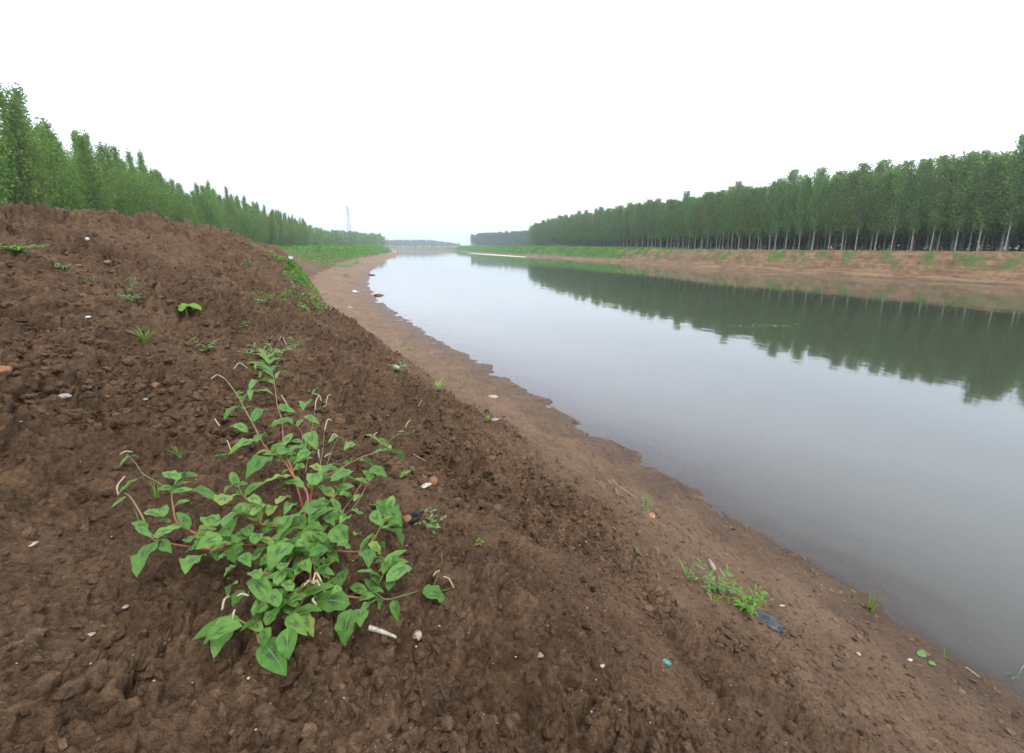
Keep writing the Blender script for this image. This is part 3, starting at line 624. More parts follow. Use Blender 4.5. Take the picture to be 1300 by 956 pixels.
def lying_leaf(px, py, px2, py2, w, mat, label, name='fallen_leaf'):
    p, t = on_ground(px, py); q, _ = on_ground(px2, py2); o = empty(name, p); tag(o, label, 'leaf'); mb = MB()
    leaf(mb, (0, 0, .006), (q - p) + Vector((0, 0, .014)), w * t / F * 1.3, (0, -.3, 1), .1, .2, (.6, .8), 9, .06, .6); mb.build('leaf_blade', mat, o)
lying_leaf(508, 607, 521, 601, 8, M_bright, 'single small pale green leaf lying right of the big weed')
lying_leaf(1164, 828, 1176, 836, 9, M_weedpale, 'grey-green leaf lying on the mud near the lower right waterline')
lying_leaf(1178, 841, 1188, 847, 5, M_weedpale, 'small pale leaf piece just below the grey-green leaf by the waterline')
lying_leaf(822, 653, 831, 660, 8, M_brownleaf, 'curled orange-brown leaf at the tip of the dry twigs')

# green mats on the mound edge, each its own patch
def mat_patch(cx, cy, wpx, hpx, n, label, lp=4.0, grassy=.72, name='weed_patch', ang=0.0, up=.05):
    p, t = on_ground(cx, cy); o = empty(name, p); tag(o, label, 'weed patch', None); mb = MB(); st = MB(); s0 = t / F
    c, s = math.cos(ang), math.sin(ang)
    for i in range(int(n * 1.5)):
        a = random.uniform(0, 6.28); r = random.random()**.75 * (1 + .3 * math.sin(a * 3 + cx)); x, y = r * math.cos(a) * wpx / 2, r * math.sin(a) * hpx / 2
        px, py = cx + x * c - y * s, cy + x * s + y * c
        q, tt = hit(px, py, 0.0); q.z = G(q.x, q.y) + random.uniform(.0, up)
        if abs(tt - t) > t * .5: continue
        b = q - p; al = random.uniform(0, 6.28); L = lp * grassy * s0 * random.uniform(.6, 1.4)
        leaf(mb, b, b + Vector((math.cos(al), math.sin(al), random.uniform(-.1, .45))).normalized() * L * 1.3, L * random.uniform(.28, .6), None, .1, .2, (.6, .8), 4, 0)
    mb.build('foliage', M_cover, o)
mat_patch(385, 351, 68, 26, 2600, 'long bright green weed mat running down the far edge of the mound', 3.6, ang=.75)
mat_patch(352, 330, 34, 9, 500, 'small green mat just above the long weed mat on the mound crest', 3.2, ang=.3)
mat_patch(370, 338, 44, 14, 900, 'green tangle joining the crest mat to the long weed mat', 3.2, ang=.4)
mat_patch(370, 380, 24, 14, 500, 'round green clump left of the grassy clump at the foot of the long mat', 4.0)
mat_patch(406, 385, 38, 22, 1100, 'bright grassy clump at the toe of the mound beside the beach', 4.0)
mat_patch(362, 397, 15, 16, 300, 'dark green upright clump lowest on the mound side', 4.0)
mat_patch(388, 400, 13, 12, 200, 'small green clump right of the dark upright clump', 3.6)
mat_patch(322, 317, 14, 6, 120, 'lone small green patch near the mound crest', 3.0)
mat_patch(313, 338, 16, 5, 110, 'thin olive patch below the mound crest beside orange soil', 3.0)
mat_patch(332, 372, 20, 5, 90, 'sparse pale patch in the middle of the mound side', 3.0)
mat_patch(345, 405, 16, 8, 110, 'sparse weed patch left of the dark upright clump', 3.4)

# ------------------------------------------------------------------ things lying on the soil
def blob(name, px, py, size_px, mat, label, cat, flat=.6, rough=.3, ax=1.0, rz=None, sink=.3, sub=3, group=None):
    p, t = on_ground(px, py); s = size_px * t / F / 2; V0, F0 = ico(sub); q = random.uniform(0, 50)
    n = V0 * (1 + rough * perlin(V0[:, 0] * 1.4 + q, V0[:, 1] * 1.4 + V0[:, 2] * 1.3, 3)[:, None] + rough * .5 * perlin(V0[:, 0] * 4 + q, V0[:, 2] * 4 + V0[:, 1] * 3, 4)[:, None])
    me = np_mesh(name, n * [s * ax, s / ax**.5, s * flat], F0); o = link(name, me, mat); o.location = p + Vector((0, 0, s * flat * (1 - 2 * sink) * .6)); o.rotation_euler = (random.uniform(-.2, .2), random.uniform(-.2, .2), random.uniform(0, 3) if rz is None else rz)
    tag(o, label, cat, group); return o
def snail(px, py, size_px, label, mat=None):
    p, t = on_ground(px, py); R = size_px * t / F / 2; mb = MB(); P = []; rad = []
    for i in range(46):
        u = i / 45; a = u * 6.28 * 2.6; r = R * .64 * math.exp(-1.5 * u) ; P.append((math.cos(a) * r, math.sin(a) * r, R * .75 * u)); rad.append(R * .46 * math.exp(-1.5 * u))
    mb.tube(P, rad, 8); o = mb.build('snail_shell', mat or M_snail); o.location = p + Vector((0, 0, R * .25)); o.rotation_euler = (.45, 0, random.uniform(0, 6)); tag(o, label, 'shell')
def mussel(px, py, size_px, rz, label, mat=None, asp=.5, cat='shell'):
    p, t = on_ground(px, py); s = size_px * t / F / 2; V = []; U = []; nu, nv = 12, 9
    for i in range(nu):
        u = i / (nu - 1); w = math.sin(math.pi * min(max(u, .02), .98))**.6 * asp
        for j in range(nv):
            v = j / (nv - 1) * 2 - 1; V.append(((u * 2 - 1) * s, v * w * s, (1 - v * v) * w * s * .55 + .002)); U.append((u, v))
    mb = MB(); mb.add(V, [(i * nv + j, (i + 1) * nv + j, (i + 1) * nv + j + 1, i * nv + j + 1) for i in range(nu - 1) for j in range(nv - 1)], U); W = [(x, y, z - .0015) for x, y, z in V]
    mb.add(W, [(i * nv + j, i * nv + j + 1, (i + 1) * nv + j + 1, (i + 1) * nv + j) for i in range(nu - 1) for j in range(nv - 1)], U)
    o = mb.build('mussel_shell', mat or M_shell); o.location = p; o.rotation_euler = (.1, -.1, rz); tag(o, label, cat)
def stick(pts, r_px, mat, label, name='twig', cat='twig', lift=.006):
    P = []; t0 = None
    for x, y in pts:
        if 'snag' in label and P: P.append(P[0] + Vector(((x - pts[0][0]) * t0 / F, .02, (pts[0][1] - y) * t0 / F))); continue   # stands up from its foot
        p, t = on_ground(x, y); t0 = t0 or t; P.append(p + Vector((0, 0, lift)))
    mid = sum((q.z for q in P), 0) / len(P); o0 = P[0].copy(); mb = MB(); sp = smooth_path([q - o0 for q in P], 5); r = r_px * t0 / F
    mb.tube(sp, [r * (1 - .5 * i / len(sp)) for i in range(len(sp))], 6); o = mb.build(name, mat); o.location = o0; tag(o, label, cat)
snail(529, 809, 15, 'round brown snail shell with pale centre on the soil right of the big weed')
snail(160, 772, 9, 'small grey snail shell on the soil below the left arm of the big weed')
snail(1089, 831, 6, 'tiny white snail shell on the lower right mud', M_shell)
snail(557, 742, 5, 'tiny pale snail shell between two fallen flower spikes', M_shell)
stick([(468,800),(482,803),(496,807),(503,812)], 3.6, M_shell, 'tan tube-like shell piece lying below the right front leaves of the big weed', 'tube_shell', 'shell', .008)
mussel(113, 806, 13, .5, 'pale egg-like shell low on the left foreground soil')
mussel(41, 692, 12, .9, 'white round shell on the soil at the left edge')
mussel(641, 822, 17, -.9, 'greyish mussel shell on the bare lower middle soil')
mussel(683, 833, 15, -.4, 'flat grey shell sliver half sunk in the lower middle soil', M_stone)
mussel(184, 506, 11, -.3, 'small white shell chip on the left soil above the feathery seedling')
mussel(625, 504, 16, -.35, 'long white shell at the edge of the smooth beach mud')
mussel(22, 537, 18, -.1, 'thin white bone-like sliver near the left edge of the soil', M_shell, .25)
mussel(992, 769, 9, -.1, 'white shell chip right of the weeds on the lower slope', M_shell, .3)
mussel(740, 690, 13, .6, 'white curved shell splinter in the middle of the soil slope', M_shell, .2)
mussel(627, 533, 14, .2, 'pinkish flat stone near the long white shell', M_stone, .5, 'stone')
mussel(537, 617, 22, .3, 'tan hollow shell with pale rims right of the big weed', M_shell, .45)
mussel(764, 845, 9, .3, 'small white shell pair at the bottom middle of the soil', M_shell)
mussel(1154, 838, 10, .1, 'pale shell chip left of the grey-green leaf by the waterline', M_shell, .4)
mussel(111, 403, 9, .2, 'bluish white plastic scrap on the left mound', M_white, .7, 'plastic scrap')
blob('white_pebble', 111, 304, 5, M_white, 'round white pebble high on the left mound', 'pebble', .9, .1)
blob('ochre_clod', 136, 333, 8, M_ochre, 'orange clod of clay on the upper left mound, right one of a close pair', 'clod')
blob('ochre_clod', 99, 334, 8, M_ochre, 'flat orange clod of clay on the upper left mound beside the creeping weed', 'clod', .35)
blob('ochre_clod', 549, 613, 14, M_ochre, 'rusty clay clod with a dark hollow beneath, right of the big weed', 'clod', .8)
blob('ochre_clod', 517, 660, 12, M_ochre, 'small rusty clod touching the dark dung-like lump', 'clod', .8)
blob('ochre_clod', 197, 490, 10, M_ochre, 'pale ochre clod on the slope above the feathery seedling', 'clod', .8)
blob('ochre_clod', 4, 474, 20, M_ochre, 'broad ochre clay block at the left edge of the photo', 'clod', .7)
blob('dark_lump', 527, 656, 16, M_dark, 'black crumbly lump between the big weed and the light seedling', 'lump', .5, .9, 1.2, .3, .35)
blob('grey_stone', 82, 504, 14, M_stone, 'grey stone set in the soil near the left ochre block', 'stone', .5)
blob('white_stone', 503, 467, 9, M_white, 'small white stone beside the pale seedling at the slope edge', 'stone', .6)
blob('teal_scrap', 846, 841, 7, M_teal, 'teal plastic crumb on the soil at the bottom right of the slope', 'plastic scrap', .5, .6, 1.3)
blob('white_scrap', 451, 371, 8, M_white, 'white litter scrap on the far beach close to the water', 'litter', .4, .5, 1.4)
blob('white_scrap', 444, 391, 6, M_white, 'white litter scrap on the beach at the toe of the weed clump', 'litter', .4, .5, 1.4)
blob('white_scrap', 368, 328, 7, M_white, 'crumpled white bag among the green mats on the mound crest', 'litter', .5, .6, 1.3)
blob('white_scrap', 370, 359, 4, M_white, 'white crumb beside the long weed mat on the mound', 'litter', .5, .6, 1.3)
blob('black_plastic', 973, 789, 25, M_plastic, 'crumpled black plastic sheet half buried beside the green weed on the slope', 'plastic sheet', .28, .55, 1.35, -.6, .3)
blob('mud_clump', 482, 376, 8, M_soil, 'dark mud clump standing in the water off the left bank', 'mud clump', .5, .5, 1.6, 0)
blob('mud_clump', 472, 350, 6, M_soil, 'farther mud clump at the bend of the left waterline', 'mud clump', .5, .5, 1.6, 0)
stick([(772,610),(782,622),(786,638)], 1.0, M_twig, 'short forked dry twig left of the long pale twig')
stick([(776,610),(790,621),(806,632),(826,643)], 1.1, M_twig, 'long pale dry twig lying on the slope towards the river')
stick([(523,577),(532,582),(540,586)], 1.0, M_twig, 'short grey twig right of the flower-bearing upper arm of the big weed')
stick([(1226,848),(1234,853),(1242,860)], .9, M_shell, 'thin white straw at the waterline in the lower right')
stick([(413,392),(417,385),(422,389)], 1.2, M_twig, 'pale root snag sticking out at the mound toe')
stick([(419,394),(423,388),(427,393)], 1.2, M_twig, 'pale root snag bent over beside the litter scrap')
def bottle():
    p, t = on_ground(907, 726); s = t / F; mb = MB()
    s *= .72
    mb.tube([(0, 0, 0), (0, 3 * s, 1 * s), (0, 9 * s, 3 * s), (0, 13 * s, 4 * s), (0, 16 * s, 5 * s), (0, 22 * s, 6 * s)], [3 * s, 4.4 * s, 4.6 * s, 4.0 * s, 2.2 * s, 2.0 * s], 10)
    o = mb.build('half_buried_bottle', M_snail); o.location = p + Vector((0, 0, 2 * s)); tag(o, 'pale half-buried bottle above the bushy weed on the lower slope', 'bottle')
bottle()

# ------------------------------------------------------------------ trees
def tree_mesh(H, crown0, rad, nlimb, nleaf, lsize, trunk_r, seed, spire=1.0, lean=.0, bend=.15, lowtri=False):
    """returns trunk (V,F) with limbs and crown (V,F,shade)"""
    R = random.Random(seed); q = np.random.default_rng(seed); mb = MB()
    path = [Vector((bend * math.sin(z * 2.2 + seed) * z, bend * math.cos(z * 1.7 + seed * 2) * z, z * H)) for z in np.linspace(0, 1, 9)]
    mb.tube(path, [trunk_r * (1 - .9 * i / 8) * (1.25 if i == 0 else 1) for i in range(9)], 6 if not lowtri else 4, cap=False)
    C = []
    def tp(f): f = f * 8; k = min(int(f), 7); return path[k].lerp(path[k + 1], f - k)
    for i in range(nlimb):
        f = crown0 + (1 - crown0) * (i + R.random()) / nlimb * .93; a = i * 2.4 + R.uniform(-.4, .4); g = (f - crown0) / (1 - crown0)
        prof = rad * (min(1, (g + .12) / .30))**.7 * (1 - max(0, g - .25) / .78)**(.85 * spire) * R.uniform(.75, 1.25) + .10
        if spire > 1.1 and g > .5: prof = prof * (.34 if g > .62 else .6) + .05
        b = tp(f); up = min(R.uniform(1.0, 1.9) * (1 + .5 * g) * (prof if spire < 1.1 else prof * 1.6), (1.02 - f) * H * .8 + .1); e = b + Vector((math.cos(a) * prof, math.sin(a) * prof, up))
        m = b.lerp(e, .5) + Vector((math.cos(a), math.sin(a), 0)) * prof * .15
        if not lowtri: mb.tube([b, m, e], [trunk_r * .30 * (1 - g * .6), trunk_r * .18, trunk_r * .05], 4, cap=False)
        for u in (.35, .6, .85, 1.0):
            c = b.lerp(m, u * 2) if u < .5 else m.lerp(e, u * 2 - 1); C.append((c.x, c.y, c.z, .12 + .26 * prof * R.uniform(.5, 1.1), R.random()))
    for f in np.linspace(max(crown0, .55), 1.0, 9): c = tp(f); C.append((c.x, c.y, c.z, .26 * (1.25 - f), R.random()))
    C = np.array(C); w = C[:, 3]**1.3; idx = q.choice(len(C), nleaf, p=w / w.sum()); P = C[idx, :3] + q.normal(0, 1, (nleaf, 3)) * C[idx, 3:4] * [.75, .75, 1.1]
    P[:, 2] = np.where(P[:, 2] > H * 1.02, H * 1.02 - q.random(nleaf) * .8, P[:, 2])
    n = q.normal(0, 1, (nleaf, 3)); n[:, 2] = np.abs(n[:, 2]) * .8; n /= np.linalg.norm(n, axis=1)[:, None]
    a = np.cross(n, q.normal(0, 1, (nleaf, 3))); a /= np.linalg.norm(a, axis=1)[:, None]; b = np.cross(n, a); s = lsize * q.uniform(.6, 1.35, (nleaf, 1))
    V = np.stack([P - a * s * .5, P + b * s * .34, P + a * s * .5, P - b * s * .34], 1).reshape(-1, 3); Fq = np.arange(nleaf * 4).reshape(-1, 4)
    sh = np.repeat(np.clip(.25 + .5 * C[idx, 4] + q.normal(0, .16, nleaf), 0, 1), 4)
    return np.vstack(mb.V), np.vstack(mb.F), V, Fq, sh
def proto(n, seed0, matT, matC, **k):
    out = []
    for i in range(n):
        kk = dict(k); kk['H'] = k['H'] * random.uniform(.93, 1.07); kk['rad'] = k['rad'] * random.uniform(.85, 1.15)
        tv, tf, cv, cf, sh = tree_mesh(seed=seed0 + i, **kk)
        a = np_mesh('trunk', tv, tf); a.materials.append(matT); b = np_mesh('crown', cv, cf, False, {'shade': sh}); b.materials.append(matC); out.append((a, b))
    return out
def place_tree(name, pr, x, y, z, sc, label, group, lean=(0, 0)):
    o = empty(name, (x, y, z), random.uniform(0, 6.28)); o.scale = (sc[0], sc[0], sc[1]); o.rotation_euler = (lean[0], lean[1], random.uniform(0, 6.28)); tag(o, label, 'tree', group)
    a, b = random.choice(pr)
    for nme, me in (('trunk', a), ('crown', b)):
        c = bpy.data.objects.new(nme, me); c.parent = o; COL.objects.link(c)
def along(P, step, off=0.0, jit=.15, start=0):
    P = np.array(P, float); out = []; acc = start
    for (x0, y0), (x1, y1) in zip(P[:-1], P[1:]):
        L = math.hypot(x1 - x0, y1 - y0); tx, ty = (x1 - x0) / L, (y1 - y0) / L
        while acc < L:
            out.append((x0 + tx * acc + ty * off + random.gauss(0, jit), y0 + ty * acc - tx * off + random.gauss(0, jit))); acc += step
        acc -= L
    return out
def in_view(x, y, m=1.28): return y > 1 and abs(x / y) < m

RROW = [(66, 14), (59, 30), (50.5, 47), (41, 67.7), (29.5, 112), (9.5, 196)]
LROW = [(-22.5, 14), (-26.4, 25.6), (-30.4, 34.2), (-37.5, 51), (-45.4, 78), (-65, 148)]
PR = proto(7, 100, M_barkR, M_popR, H=10.3, crown0=.21, rad=1.02, nlimb=60, nleaf=6500, lsize=.18, trunk_r=.072, spire=.8, bend=.22)
PL = proto(7, 200, M_barkL, M_popL, H=8.4, crown0=.02, rad=.88, nlimb=70, nleaf=9000, lsize=.112, trunk_r=.06, spire=1.15, bend=.18)
def pz(x, y): return float(base(x, y)[0][0]) - .05
nR = nL = 0
for k in range(2):
    for (x, y) in along(RROW, 1.95 if k == 0 else 2.5, 2.6 * k, .15, .8 * k):
        if in_view(x, y, 1.22):
            place_tree('poplar_tree', PR, x, y, pz(x, y), (random.uniform(.88, 1.12), random.uniform(.93, 1.07)),
              'tall poplar with a bare pale trunk in the front row along the far right bank' if k == 0 else 'tall poplar half hidden just behind the front row on the far right bank',
              'front row of poplars on the right bank' if k == 0 else 'second row of poplars on the right bank', (random.gauss(0, .012), random.gauss(0, .012))); nR += 1
for k in range(2):
    for (x, y) in along(LROW, 1.45, -2.0 * k, .25, .9 * k):
        if in_view(x, y, 1.22) and nL + nR < 298:
            place_tree('young_poplar', PL, x, y, pz(x, y), (random.uniform(.8, 1.2), random.uniform(.84, 1.10)),
              'young leafy poplar in the row nearest the river behind the soil mound' if k == 0 else 'young leafy poplar behind the nearest row on the left bank',
              'nearest row of young poplars on the left bank' if k == 0 else 'second row of young poplars on the left bank', (random.gauss(0, .02), random.gauss(0, .02))); nL += 1
import time as _t; print('TREES', nR, nL)
def grove(name, spots, variants, matT, matC, label, cat='wood', sc=(.9, 1.1)):
    TV, TF, CV, CF, SH = [], [], [], [], []; to = co = 0
    for (x, y) in spots:
        tv, tf, cv, cf, sh = random.choice(variants); s = random.uniform(*sc) * (1 if name != 'hazy_far_wood' else .35 + .65 * min(1, max(0, (-74 - x) / 60))); a = random.uniform(0, 6.28); c, si = math.cos(a), math.sin(a); Rm = np.array([[c, -si, 0], [si, c, 0], [0, 0, 1]]) * s
        z = pz(x, y); TV.append(tv @ Rm.T + [x, y, z]); TF.append(tf + to); to += len(tv); CV.append(cv @ Rm.T + [x, y, z]); CF.append(cf + co); co += len(cv); SH.append(np.clip(sh + random.uniform(-.15, .15), 0, 1))
    V = np.vstack(TV + CV); Fq = np.vstack([np.vstack(TF), np.vstack(CF) + to]); me = np_mesh(name, V, Fq, False, {'shade': np.concatenate([np.zeros(to)] + SH)})
    me.materials.append(matT); me.materials.append(matC); mi = np.zeros(len(Fq), np.int32); mi[sum(len(f) for f in TF):] = 1; me.polygons.foreach_set('material_index', mi)
    o = link(name, me); o['kind'] = 'stuff'; tag(o, label, cat)
lowR = [tree_mesh(10.3, .14, 1.25, 30, 1300, .32, .10, 300 + i, .8, bend=.2, lowtri=True) for i in range(4)]
lowU = [tree_mesh(9.4, .0, 1.6, 28, 900, .50, .10, 310 + i, .5, bend=.2, lowtri=True) for i in range(3)]
lowL = [tree_mesh(7.2, .02, 1.1, 30, 1100, .28, .06, 320 + i, 1.2, bend=.2, lowtri=True) for i in range(4)]
lowF = [tree_mesh(10.0, .0, 1.9, 20, 460, .85, .09, 340 + i, .9, bend=.2, lowtri=True) for i in range(4)]
deep = []
under = []
for k in range(2, 6): deep += [p for p in along(RROW, 2.3, 2.7 * k, .3, k % 3) if in_view(*p, 1.45)]
for k in range(6, 11): under += [p for p in along(RROW, 2.0, 2.8 * k, .3, k % 3) if in_view(*p, 1.6)]
dl = []
for k in range(2, 6): dl += [p for p in along(LROW, 2.3, -2.8 * k, .3, k % 3) if in_view(*p, 1.45)]
grove('poplar_plantation', deep, lowR, M_barkR, M_popR, 'dark mass of poplars filling the plantation behind the right bank rows')
under += [p for k in range(3) for p in along([(9.0, 200), (70, 214)], 2.6, -2.5 * k, .4, k)]
grove('plantation_undergrowth', under, lowU, M_barkR, M_popR, 'dark low-branched trees closing the back of the right bank plantation')
grove('young_poplar_plantation', dl, lowL, M_barkL, M_popL, 'mass of young poplars behind the left bank rows')
FR = [p for k in range(5) for p in along([(13, 352), (-6, 395), (-38, 449)], 4.2, 4.5 * k, .8, k)]
grove('far_right_wood', FR, lowF, M_barkL, M_far, 'low distant wood at the far end of the right bank', sc=(1.12, 1.3))
FL = [p for k in range(5) for p in along([(-80, 196), (-93, 222), (-94, 270), (-93, 336)], 3.6, -4.2 * k, .7, k)]
grove('far_left_wood', FL, lowF, M_barkL, M_popL, 'distant rounded wood on the left bank in front of the mast', sc=(.72, .92))
FF = [p for k in range(5) for p in along([(-330, 760), (-215, 745), (-84, 735)], 4.2, -6 * k, 1.5, k)]
grove('hazy_far_wood', FF, lowF, M_far, M_far, 'hazy blue-grey tree line closing the river in the far distance', sc=(.95, 1.15))

# low weeds on the far banks: uncountable
def bank_cover(name, label, side, n, X, Y, smin, smax):
    z, d, lf, m = ground(X, Y); v = veg_density(X, Y, d, lf.astype(float)); ok = (rng.random(len(X)) < v) & (lf == side) & (d > .7)
    X, Y, z = X[ok][:n], Y[ok][:n], z[ok][:n]; k = len(X); P = np.stack([X, Y, z], 1)
    R = np.hypot(X, Y)[:, None]; s = rng.uniform(smin, smax, (k, 1)) * (.35 + R / 90); P[:, 2] += rng.random(k) * s[:, 0] * .9
    nn = rng.normal(0, 1, (k, 3)); nn /= np.linalg.norm(nn, axis=1)[:, None]; a = np.cross(nn, rng.normal(0, 1, (k, 3))); a[:, 2] = np.abs(a[:, 2]) + .3; a /= np.linalg.norm(a, axis=1)[:, None]; b = np.cross(nn, a)
    V = np.stack([P - a * s * .5, P + b * s * .25, P + a * s * .5, P - b * s * .25], 1).reshape(-1, 3)
    sh = np.clip(.45 + .5 * fbm(X * .3, Y * .3, 3, 140) + rng.normal(0, .2, k), 0, 1)
    o = link(name, np_mesh(name, V, np.arange(k * 4).reshape(-1, 4), False, {'shade': np.repeat(sh, 4)}), M_cover); o['kind'] = 'stuff'; tag(o, label, 'ground cover'); print(name, k)
def near_line(P, n, y0, y1, dmax, sgn):
    P = np.array(P); t = rng.random(n)**.7; Y = y0 + (y1 - y0) * t; o = np.argsort(P[:, 1]); X = np.interp(Y, P[o, 1], P[o, 0]) + sgn * rng.uniform(0, dmax, n); return X, Y
X, Y = near_line(W2, 420000, 15, 330, 14, 1); bank_cover('right_bank_weeds', 'patchy green weeds on the reddish far right bank', False, 130000, X, Y, .10, .26)
X, Y = near_line(W1, 160000, 45, 230, 34, -1); bank_cover('left_bank_weeds', 'lush green weeds covering the far left bank', True, 70000, X, Y, .16, .36)
def cover_patch(cx, cy, wpx, hpx, n, label):
    mat_patch(cx, cy, wpx, hpx, n, label, 1.6, up=.12)
cover_patch(418, 336, 20, 5, 350, 'low green patch on the second slope behind the mound')
cover_patch(438, 338, 26, 6, 400, 'olive green patch above the far beach')
cover_patch(439, 351, 12, 6, 180, 'small olive patch on the far beach itself')
cover_patch(453, 334, 14, 6, 220, 'green patch close to the bend of the left waterline')

# ------------------------------------------------------------------ mast, hut, pale strip, litter
def mast():
    x, y = -174, 500; z0 = pz(x, y); H = 42.0; o = empty('lattice_mast', (x, y, z0)); tag(o, 'thin grey lattice radio mast rising behind the far left wood', 'mast')
    mb = MB()
    def c(z, k): w = 1.6 * (1 - z / H) + .55; return Vector((w * (1 if k in (0, 3) else -1), w * (1 if k < 2 else -1), z))
    zs = np.linspace(0, H, 15)
    for k in range(4): mb.tube([c(z, k) for z in (0, H / 2, H)], .20, 4)
    for a, b in zip(zs[:-1], zs[1:]):
        for k in range(4):
            mb.tube([c(a, k), c(b, (k + 1) % 4)], .06, 4); mb.tube([c(b, k), c(b, (k + 1) % 4)], .06, 4)
    mb.build('lattice', M_steel, o)
    for z in (H * .99, H * .90, H * .80):
        p = MB(); rr = 2.0 if z > H * .95 else 1.5; p.tube([(0, 0, z - .12), (0, 0, z + .12)], [rr, rr], 12); p.build('platform', M_steel, o)
        for k in range(6):
            a = k * 1.047; g = MB(); g.tube([(math.cos(a) * rr, math.sin(a) * rr, z - .3), (math.cos(a) * rr, math.sin(a) * rr, z + 1.9)], .2, 6); g.build('antenna', M_white, o)
mast()
def hut():
    x, y = -54.5, 212; z = G(x, y); o = empty('white_hut', (x, y, z), .2); tag(o, 'tiny white hut at the tip of the far left bank', 'hut')
    def box(a, b, mat, name):
        (x0, y0, z0), (x1, y1, z1) = a, b; V = [(x0, y0, z0), (x1, y0, z0), (x1, y1, z0), (x0, y1, z0), (x0, y0, z1), (x1, y0, z1), (x1, y1, z1), (x0, y1, z1)]
        m = MB(); m.add(V, [(0, 3, 2, 1), (4, 5, 6, 7), (0, 1, 5, 4), (1, 2, 6, 5), (2, 3, 7, 6), (3, 0, 4, 7)]); return m.build(name, mat, o, False)
    box((-1.5, -1, -.3), (1.5, 1, 1.6), M_white, 'wall'); box((-1.7, -1.2, 1.6), (1.7, 1.2, 1.75), M_stone, 'roof'); box((-.9, -1.03, .0), (-.2, -1.001, 1.3), M_stone, 'door'); box((.3, -1.03, .7), (.95, -1.001, 1.2), M_dark, 'window')
hut()
def pale_strip():  # low near-white strip along the far waterline of the right bank
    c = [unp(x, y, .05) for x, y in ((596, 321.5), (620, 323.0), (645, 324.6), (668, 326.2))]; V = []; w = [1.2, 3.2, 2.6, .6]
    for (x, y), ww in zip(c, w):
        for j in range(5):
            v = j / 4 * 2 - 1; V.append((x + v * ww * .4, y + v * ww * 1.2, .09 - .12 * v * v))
    m = MB(); m.add(V, [(i * 5 + j, i * 5 + j + 1, (i + 1) * 5 + j + 1, (i + 1) * 5 + j) for i in range(3) for j in range(4)]); o = m.build('pale_strip', M_strip); o['kind'] = 'structure'
pale_strip()
blob('white_bag', 770, 314.5, 4, M_white, 'white bag lying at the top of the far right bank', 'litter', .7, .4)
mb = MB()                                                                       # a faint raft of floating weed on the river
p0 = Vector((*unp(968, 414), .0))
for i in range(90):
    x, y = random.gauss(0, .7), random.gauss(0, .16); a = random.uniform(0, 6.28); L = random.uniform(.05, .14)
    leaf(mb, (x, y, .006), (x + math.cos(a) * L, y + math.sin(a) * L, .01), L * .4, (0, 0, 1), .05, .1, (.7, .9), 4, 0)
fo = mb.build('floating_weed', M_cover); fo.location = p0; tag(fo, 'small raft of floating weed on the dark tree reflection', 'floating weed')

# ------------------------------------------------------------------ haze
hz = N('haze_air'); vol = hz.n('ShaderNodeVolumePrincipled', {'Color': (.86, .945, 1.0, 1), 'Density': .0008, 'Anisotropy': .72}); hz.t.links.new(vol.outputs[0], hz.out.inputs['Volume'])
b = 1200; V = [(-b, -b, -3.2), (b, -b, -3.2), (b, b, -3.2), (-b, b, -3.2), (-b, -b, 52), (b, -b, 52), (b, b, 52), (-b, b, 52)]
hm = MB(); hm.add(V, [(0, 3, 2, 1), (4, 5, 6, 7), (0, 1, 5, 4), (1, 2, 6, 5), (2, 3, 7, 6), (3, 0, 4, 7)])
ho = hm.build('haze', hz.m, None, False); ho['kind'] = 'stuff'

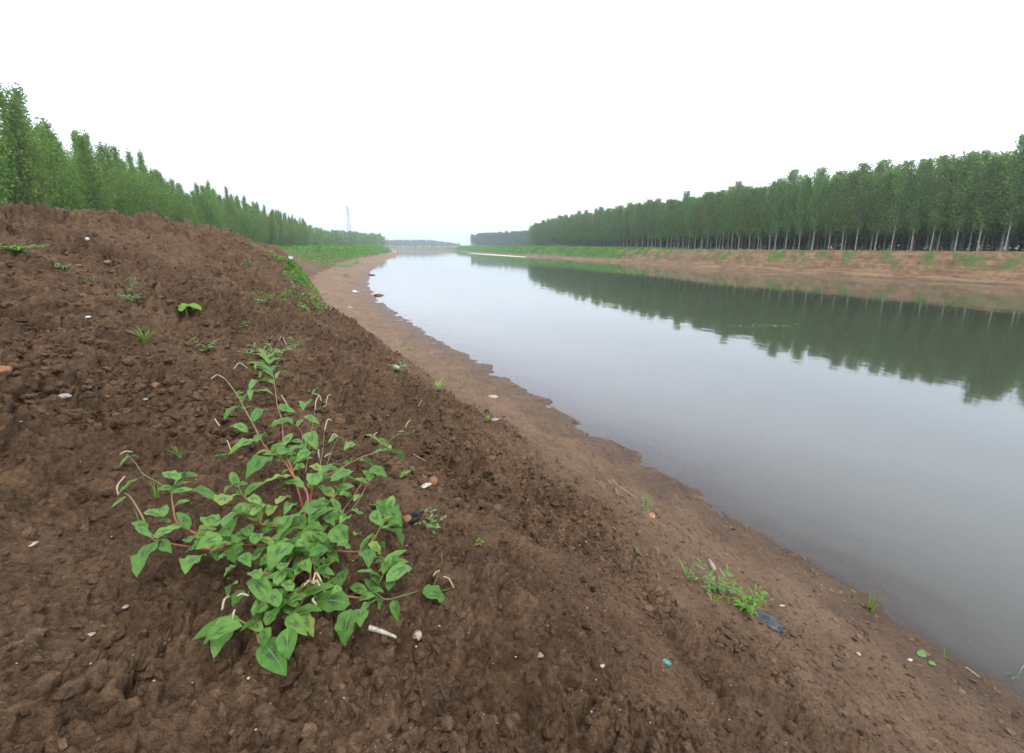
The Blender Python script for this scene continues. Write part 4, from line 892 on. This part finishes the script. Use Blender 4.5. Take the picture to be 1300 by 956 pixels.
# ------------------------------------------------------------------ light
EL, AZ = math.radians(58), math.radians(150)
W = bpy.data.worlds.new('World'); S.world = W; W.use_nodes = True; nt = W.node_tree; nt.nodes.clear()
o = nt.nodes.new('ShaderNodeOutputWorld'); sky = nt.nodes.new('ShaderNodeTexSky'); sky.sky_type = 'NISHITA'; sky.sun_disc = False
sky.sun_elevation = EL; sky.sun_rotation = AZ; sky.dust_density = 6; sky.air_density = 1.0; sky.ozone_density = 1
b1 = nt.nodes.new('ShaderNodeBackground'); b1.inputs[1].default_value = .10; nt.links.new(sky.outputs[0], b1.inputs[0])
tc = nt.nodes.new('ShaderNodeTexCoord'); sp = nt.nodes.new('ShaderNodeSeparateXYZ'); nt.links.new(tc.outputs['Generated'], sp.inputs[0])
rp = nt.nodes.new('ShaderNodeValToRGB'); nt.links.new(sp.outputs[2], rp.inputs[0]); e = rp.color_ramp.elements       # the cloud deck: a little brighter overhead
e[0].position = 0.0; e[0].color = (.335, .358, .368, 1); e[1].position = .70; e[1].color = (.44, .455, .49, 1)
m_ = e.new(.12); m_.color = (.58, .625, .70, 1); m_ = e.new(.34); m_.color = (.76, .81, .965, 1)
ns = nt.nodes.new('ShaderNodeTexNoise'); ns.inputs['Scale'].default_value = 1.6; ns.inputs['Detail'].default_value = 4; nt.links.new(tc.outputs['Generated'], ns.inputs['Vector'])
mr = nt.nodes.new('ShaderNodeMapRange'); mr.inputs[3].default_value = 2.05; mr.inputs[4].default_value = 2.35; nt.links.new(ns.outputs['Fac'], mr.inputs[0])
b2 = nt.nodes.new('ShaderNodeBackground'); nt.links.new(rp.outputs[0], b2.inputs[0]); nt.links.new(mr.outputs[0], b2.inputs[1])
mx = nt.nodes.new('ShaderNodeMixShader'); mx.inputs[0].default_value = .88; nt.links.new(b1.outputs[0], mx.inputs[1]); nt.links.new(b2.outputs[0], mx.inputs[2]); nt.links.new(mx.outputs[0], o.inputs[0])
sl = bpy.data.lights.new('sun', 'SUN'); sl.energy = 1.2; sl.angle = math.radians(14); sl.color = (1, .97, .93); so = bpy.data.objects.new('sun', sl); COL.objects.link(so)
d = Vector((math.sin(AZ) * math.cos(EL), math.cos(AZ) * math.cos(EL), math.sin(EL))); so.rotation_euler = d.to_track_quat('Z', 'Y').to_euler()

S.view_settings.view_transform = 'Standard'; S.view_settings.look = 'None'; S.view_settings.exposure = .5; S.view_settings.gamma = 1; S.view_settings.use_curve_mapping = False
S.cycles.max_bounces = 6; S.cycles.diffuse_bounces = 3; S.cycles.glossy_bounces = 3; S.cycles.transmission_bounces = 3; S.cycles.transparent_max_bounces = 8; S.cycles.volume_bounces = 1
S.cycles.use_denoising = True
